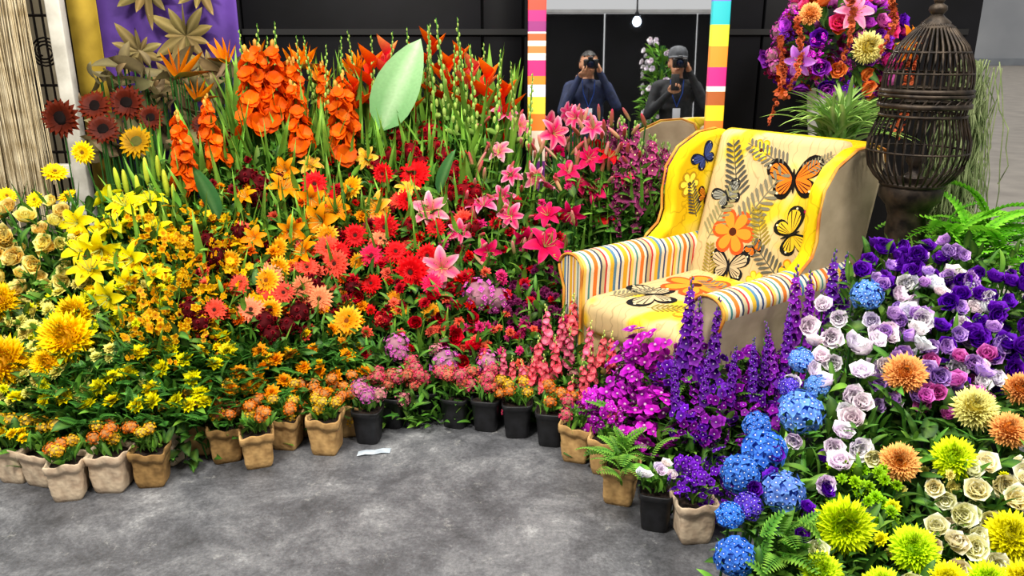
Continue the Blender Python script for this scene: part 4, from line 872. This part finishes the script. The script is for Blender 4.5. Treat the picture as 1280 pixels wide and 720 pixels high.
g.add(LEAVES[0],bq+d*.16,frames_dir(d+np.array([0,0,.01]),rng.normal(0,.5,n)),rng.uniform(.1,.15,n),jit(n,.3))
g2=G('hanging_amaranthus'); am=smallmum('#e88058','#b04a34')
for x,y,z,L in [(-.26,-.19,.12,.34),(-.31,-.12,.05,.4),(.28,-.18,.05,.44),(.32,-.09,0,.42),(-.08,-.29,.24,.34),(.1,-.29,.22,.24),(.24,-.22,-.02,.36)]:
    n=30; t=np.linspace(0,1,n); P=bq+np.stack([x+.03*np.sin(t*4)+rng.normal(0,.006,n),y-.05*t+rng.normal(0,.006,n),z-L*t],1)
    g2.add(am,P,frames(rng.normal(0,1,(n,3)),rng.uniform(0,6,n)),.02*(1.1-.5*t),jit(n))
g=G('spider_plant'); SPL=petal(L=1,W=.055,e0=.5,e1=-.9,cup=.5,nu=8,nv=2,c0=G2,c1=hexc('#9cc85a'),p=.45,base=.7,mat=1,rib=hexc('#cfe0a0'))
n=150; a=rng.uniform(0,6.28,n)
g.add(SPL,np.array([[1.50,3.74,1.02]])+rng.normal(0,.03,(n,3)),frames_dir(np.stack([np.cos(a),np.sin(a)*.5-.2,rng.uniform(.3,1.5,n)],1)),rng.uniform(.22,.4,n),jit(n,.25,.08))
lathe('spider_plant_stand',[(.09,0),(.04,.05),(.03,.8),(.07,.84),(.08,1.0)],M_BRZ,(1.50,3.74,0),20)

# ---- white floral column beside the photographers (seen in the mirror)
g=G('white_flower_column')
n=900; zz=rng.uniform(.05,1.75,n); a=rng.uniform(0,6.28,n); rr=.16+.06*np.sin(zz*7)
P=np.stack([1.58+rr*np.cos(a)*.8,-.45+rr*np.sin(a)*.8,zz],1)
g.add(LEAVES[4],P,frames_dir(np.stack([np.cos(a),np.sin(a),rng.uniform(-.2,1,n)],1),rng.normal(0,.4,n)),rng.uniform(.08,.16,n),jit(n,.35,.1))
n=70; zz=rng.uniform(.6,1.85,n); a=rng.uniform(0,6.28,n)
g.add(RW,np.stack([1.58+.2*np.cos(a),-.45+.2*np.sin(a),zz],1),frames(np.stack([np.cos(a),np.sin(a),.4+0*a],1),a),rng.uniform(.03,.045,n),jit(n,.1,.02))
g.add(tubeT([(0,0,0),(0,0,1.8)],.03,G1,6),np.array([[1.58,-.45,0]]),np.eye(3)[None],1.0)

# ============================================================ PEOPLE
def capsule(a,b,ra,rb,n=14,sx=1.0,ref=None):
    a=np.array(a,float);b=np.array(b,float);R=dirR(b-a);L=np.linalg.norm(b-a);V=[]
    rings=[(-math.cos(t)*ra,math.sin(t)*ra) for t in np.linspace(.0,pi/2,5)]+[(L+math.sin(t)*rb,math.cos(t)*rb) for t in np.linspace(0,pi/2,5)]
    for h,r in rings:
        r=max(r,1e-4)
        for j in range(n): q=2*pi*j/n; V.append(a+R@np.array([r*math.cos(q),r*math.sin(q),h]))
    F=[]
    m=len(rings)
    for i in range(m-1):
        for j in range(n): F.append((i*n+j,i*n+(j+1)%n,(i+1)*n+(j+1)%n,(i+1)*n+j))
    F.append(tuple(range(n))[::-1]); F.append(tuple((m-1)*n+j for j in range(n)))
    return V,F
def ellip(c,r,n=18,m=12,R=None):
    V=[];F=[]
    for i in range(m+1):
        t=pi*i/m+(1e-3 if i==0 else -1e-3 if i==m else 0)
        for j in range(n):
            q=np.array([r[0]*math.sin(t)*math.cos(2*pi*j/n),r[1]*math.sin(t)*math.sin(2*pi*j/n),-r[2]*math.cos(t)])
            if R is not None: q=R@q
            V.append(q+np.array(c))
    for i in range(m):
        for j in range(n): F.append((i*n+j,i*n+(j+1)%n,(i+1)*n+(j+1)%n,(i+1)*n+j))
    F.append(tuple(range(n))[::-1]); F.append(tuple(m*n+j for j in range(n)))
    return V,F
def remeshed(name,parts,vox,iters,mats,parent,matf):
    V=[];F=[]
    for v,f in parts:
        k=len(V); V+=list(v); F+=[tuple(i+k for i in ff) for ff in f]
    o=mk(name+'_tmp',V,F,mats)
    m=o.modifiers.new('r','REMESH'); m.mode='VOXEL'; m.voxel_size=vox
    s=o.modifiers.new('s','SMOOTH'); s.factor=.5; s.iterations=iters
    dg=bpy.context.evaluated_depsgraph_get(); me=bpy.data.meshes.new_from_object(o.evaluated_get(dg)); bpy.data.objects.remove(o,do_unlink=True)
    me.materials.clear()
    for q in mats: me.materials.append(q)
    for p in me.polygons: p.use_smooth=True; p.material_index=matf(p.center)
    ob=bpy.data.objects.new(name,me); COL.objects.link(ob); ob.parent=parent; return ob
def hand(name,W,X_,Nn,curl,parent,skin,thumb_sign=1):
    X_=np.array(X_,float);X_/=np.linalg.norm(X_); Nn=np.array(Nn,float); Nn-=X_*Nn.dot(X_); Nn/=np.linalg.norm(Nn); Y_=np.cross(Nn,X_)*thumb_sign
    W=np.array(W,float); L=lambda x,y,z: W+X_*x+Y_*y+Nn*z
    R=np.stack([X_,Y_,Nn],1)
    parts=[ellip(L(.048,0,0),(.052,.042,.017),R=R),capsule(L(-.03,0,0),L(.03,0,0),.027,.026)]
    for y,ln,x0 in [(.029,.072,.082),(.0095,.08,.088),(-.0105,.074,.086),(-.029,.058,.078)]:
        p=L(x0-.02,y*.95,0); a=curl*.35; q=np.array([x0-.02,0.])
        for k,f in enumerate((.45+.28,.32,.25)):
            q2=q+np.array([math.cos(a),math.sin(a)])*ln*f; p2=L(q2[0],y*(1+.05*k),q2[1]); parts.append(capsule(p,p2,.0092-.0008*k,.0085-.0008*k,10)); p=p2;q=q2;a+=curl*.8
    t0=L(.018,.028,.004);t1=L(.05,.056,.018);t2=L(.078,.058,.034)
    parts+= [capsule(t0,t1,.013,.0105,10),capsule(t1,t2,.0105,.008,10)]
    return remeshed(name,parts,.0035,3,[skin],parent,lambda c:0)
def man(name,loc,yaw,jacket,trouser,hairc,capc=None,low_left=False,scale=1.0):
    e=empty(name,loc,(0,0,yaw)); e.scale=(scale,)*3
    MJ=noise_mat(name+'_jacket',*jacket,18,.8,.4); MT=noise_mat(name+'_trousers',*trouser,20,.85,.3); SK=noise_mat(name+'_skin','#b9805f','#cf9a78',12,.5); SH=noise_mat(name+'_shoes','#0c0c0c','#222222',20,.4); HR=noise_mat(name+'_hair',*hairc,60,.5,.6)
    C=np.array([.01,.165,1.565])
    wr=np.array([.105,.09,1.49]); wl=np.array([-.085,.14,1.455]) if not low_left else np.array([-.07,.2,1.30])
    er=np.array([.27,.09,1.18]); el=np.array([-.25,.13,1.13]) if not low_left else np.array([-.26,.05,1.10])
    P=[ellip((0,0,.90),(.165,.115,.13)),ellip((0,.0,1.0),(.168,.12,.14)),ellip((0,0,1.13),(.158,.115,.17)),ellip((0,-.005,1.27),(.178,.12,.15)),capsule((-.15,-.01,1.365),(.15,-.01,1.365),.062,.062),capsule((0,-.01,1.37),(0,.012,1.48),.062,.052)]
    P+=[ellip((0,-.005,1.405),(.085,.075,.035))]
    for s,el_,w_ in ((1,er,wr),(-1,el,wl)):
        sh=np.array([s*.175,0,1.355]); P+=[capsule(sh,el_,.062,.048),capsule(el_,w_,.047,.033)]
        P+=[capsule((s*.09,0,.88),(s*.105,.02,.48),.09,.062),capsule((s*.105,.02,.48),(s*.11,-.01,.09),.06,.045),capsule((s*.11,-.03,.05),(s*.125,.15,.042),.045,.04),ellip((s*.115,.04,.03),(.048,.12,.03))]
    def mf(c):
        if c.z<.095: return 3
        if c.z<.88 and abs(c.x)<.24 and c.y<.17: return 1
        if c.z>1.435 and abs(c.x)<.07 and c.y<.08: return 2
        return 0
    remeshed('body',P,.011,4,[MJ,MT,SK,SH],e,mf)
    hp=[ellip((0,.015,1.585),(.076,.095,.1)),ellip((0,.04,1.515),(.058,.062,.062)),capsule((0,0,1.45),(0,.012,1.53),.05,.05),capsule((0,.1,1.58),(0,.125,1.548),.009,.014,10),ellip((0,.118,1.542),(.018,.013,.01)),ellip((.078,.01,1.56),(.012,.02,.032)),ellip((-.078,.01,1.56),(.012,.02,.032)),ellip((0,.095,1.51),(.028,.018,.012)),capsule((-.045,.088,1.60),(.045,.088,1.60),.011,.011)]
    def hf(c):
        if c.z>1.635 or (c.y<.035 and c.z>1.585 and abs(c.x)<.082) or (c.y<-.02 and c.z>1.52): return 1
        return 0
    h=remeshed('head',hp,.005,4,[SK,HR],e,hf)
    for v in h.data.vertices:
        if hf(v.co):
            d=(v.co-Vector((0,.01,1.58))); d.normalize(); v.co+=d*(.012+.003*math.sin(v.co.x*160)*math.sin(v.co.y*140))
    WH=cm('#e8e4dc'); DK=cm('#1a0f0a'); LP=cm('#8a4438')
    for s in (-1,1):
        for nm,r,dy,m in (('eye',.0125,0,WH),('iris',.0065,.0085,DK)):
            v,f=ellip((s*.03,.094+dy,1.578),(r,r*.8,r*.75)); mk('%s_%s'%(nm,'l' if s<0 else 'r'),v,f,m,e,True)
    v,f=ellip((0,.113,1.508),(.022,.006,.005)); mk('mouth',v,f,LP,e,True)
    if capc:
        MC_=noise_mat(name+'_cap',*capc,20,.8,.2); V=[];F=[];n=28
        prof=[(1.0,.0),(1.01,.02),(.95,.055),(.75,.085),(.4,.10),(.02,.105)]
        for r,z in prof:
            for j in range(n): a=2*pi*j/n; V.append((.092*r*math.cos(a),.012+.11*r*math.sin(a),1.625+z))
        for i in range(len(prof)-1):
            for j in range(n): F.append((i*n+j,i*n+(j+1)%n,(i+1)*n+(j+1)%n,(i+1)*n+j))
        mk('cap_crown',V,F,MC_,e,True)
        V=[];F=[]
        for i in range(13):
            a=pi*.12+i*pi*.76/12; V+=[(.088*math.cos(a),.012+.105*math.sin(a),1.632),(.09*math.cos(a),.03+.175*math.sin(a),1.612)]
        F=[(2*i,2*i+2,2*i+3,2*i+1) for i in range(12)]; b_=mk('cap_brim',V,F,MC_,e,True); m=b_.modifiers.new('s','SOLIDIFY'); m.thickness=.004
    CM=noise_mat(name+'_camera','#0a0a0b','#1a1a1c',40,.4); GLS=noise_mat(name+'_lens_glass','#0a1020','#182848',5,.05)
    ce=bpy.data.objects.new('camera_prop',None); COL.objects.link(ce); ce.parent=e; ce.location=tuple(C)
    box('camera_body',.13,.055,.085,(0,.0,0),CM,ce,.012); box('prism_hump',.05,.05,.03,(0,0,.052),CM,ce,.01); box('grip',.03,.03,.08,(.055,.03,0),CM,ce,.01)
    lathe('lens',[(.034,0),(.036,.02),(.034,.03),(.036,.08),(.041,.10),(.041,.125),(.036,.125),(.034,.11)],CM,(-.005,.025,-.005),24,ce,rot=(-pi/2,0,0))
    lathe('front_element',[(.034,0),(.02,.006),(.003,.008)],GLS,(-.005,.134,-.005),20,ce,rot=(-pi/2,0,0))
    hand('hand_r',wr,(-.25,.45,.85),(-1,.1,-.1),1.0,e,SK,-1)
    if low_left:
        hand('hand_l',wl,(.45,.45,.75),(.2,.9,-.3),1.1,e,SK,1)
        box('held_phone',.075,.012,.15,(-.03,.285,1.39),CM,e,.005,rot=(.2,0,0))
    else: hand('hand_l',wl,(.5,.85,.35),(.15,-.35,1),.75,e,SK,-1)
    tubes_obj('lanyard',[([(-.06,.07,1.42),(-.05,.125,1.3),(0,.14,1.17)],.004),([(.06,.07,1.42),(.05,.125,1.3),(0,.14,1.17)],.004)],cm('#2a4a9a'),e)
    box('badge',.07,.004,.1,(0,.143,1.11),cm('#d8dce4'),e,.001,1)
    box('collar_zip',.008,.004,.3,(0.0,.128,1.2),cm('#2a2a2e'),e)
    return e
man('man_photographing',(.73,.35,0),math.radians(2),('#141d38','#222e52'),('#1a1c22','#2a2c34'),('#0c0a09','#1c1816'))
man('man_in_cap_photographing',(1.55,.5,0),math.radians(8),('#141518','#26282c'),('#141416','#232326'),('#1a1614','#2c2622'),('#3a3c40','#55585e'),True,1.0)

V=[];F=[]
for i in range(5):
    for j in range(3): V.append((-.58+.03*i,2.66+.018*j+.006*i,.003+.004*(i%2)))
for i in range(4):
    for j in range(2): a=i*3+j; F.append((a,a+3,a+4,a+1))
mk('paper_scrap',V,F,noise_mat('white_paper','#98a4b0','#b8c2cc',20,.7),None,True)

for g in list(GEOS.values()): g.build()

# ============================================================ LIGHT
w=bpy.data.worlds.new('hall_ambient'); scene.world=w; w.use_nodes=True
bg=w.node_tree.nodes['Background']; bg.inputs[0].default_value=(1,.98,.96,1); bg.inputs[1].default_value=.66
def area(name,loc,target,sx,sy,power,col=(1,.95,.86)):
    l=bpy.data.lights.new(name,'AREA'); l.shape='RECTANGLE'; l.size=sx; l.size_y=sy; l.energy=power; l.color=col
    o=bpy.data.objects.new(name,l); COL.objects.link(o); o.location=loc
    o.rotation_euler=(Vector(target)-Vector(loc)).to_track_quat('-Z','Y').to_euler(); return o
area('bouquet_fill_light',(-1.4,.6,4.0),(-1.0,3.0,.5),1.0,.6,205)
area('bouquet_fill_light',(1.6,.4,4.0),(.8,2.6,.5),1.0,.6,140)
area('bouquet_fill_light',(-.3,2.8,4.4),(-.3,2.9,0),2.0,.6,100)
area('bouquet_fill_light',(1.9,2.4,3.6),(1.55,4.0,1.4),.6,.4,40)  # added fill light to brighten the tall bouquet, not a hall fixture

# ============================================================ CAMERA
cd=bpy.data.cameras.new('camera'); cd.sensor_width=36; cd.lens=28.125; cd.clip_end=200
co=bpy.data.objects.new('camera',cd); COL.objects.link(co); co.location=(0,0,1.5); co.rotation_euler=(math.radians(90-17.5),0,0)
scene.camera=co
scene.view_settings.view_transform='Standard'
scene.view_settings.look='None'
print('TRIS',sum(len(o.data.polygons) for o in bpy.data.objects if o.type=='MESH'))
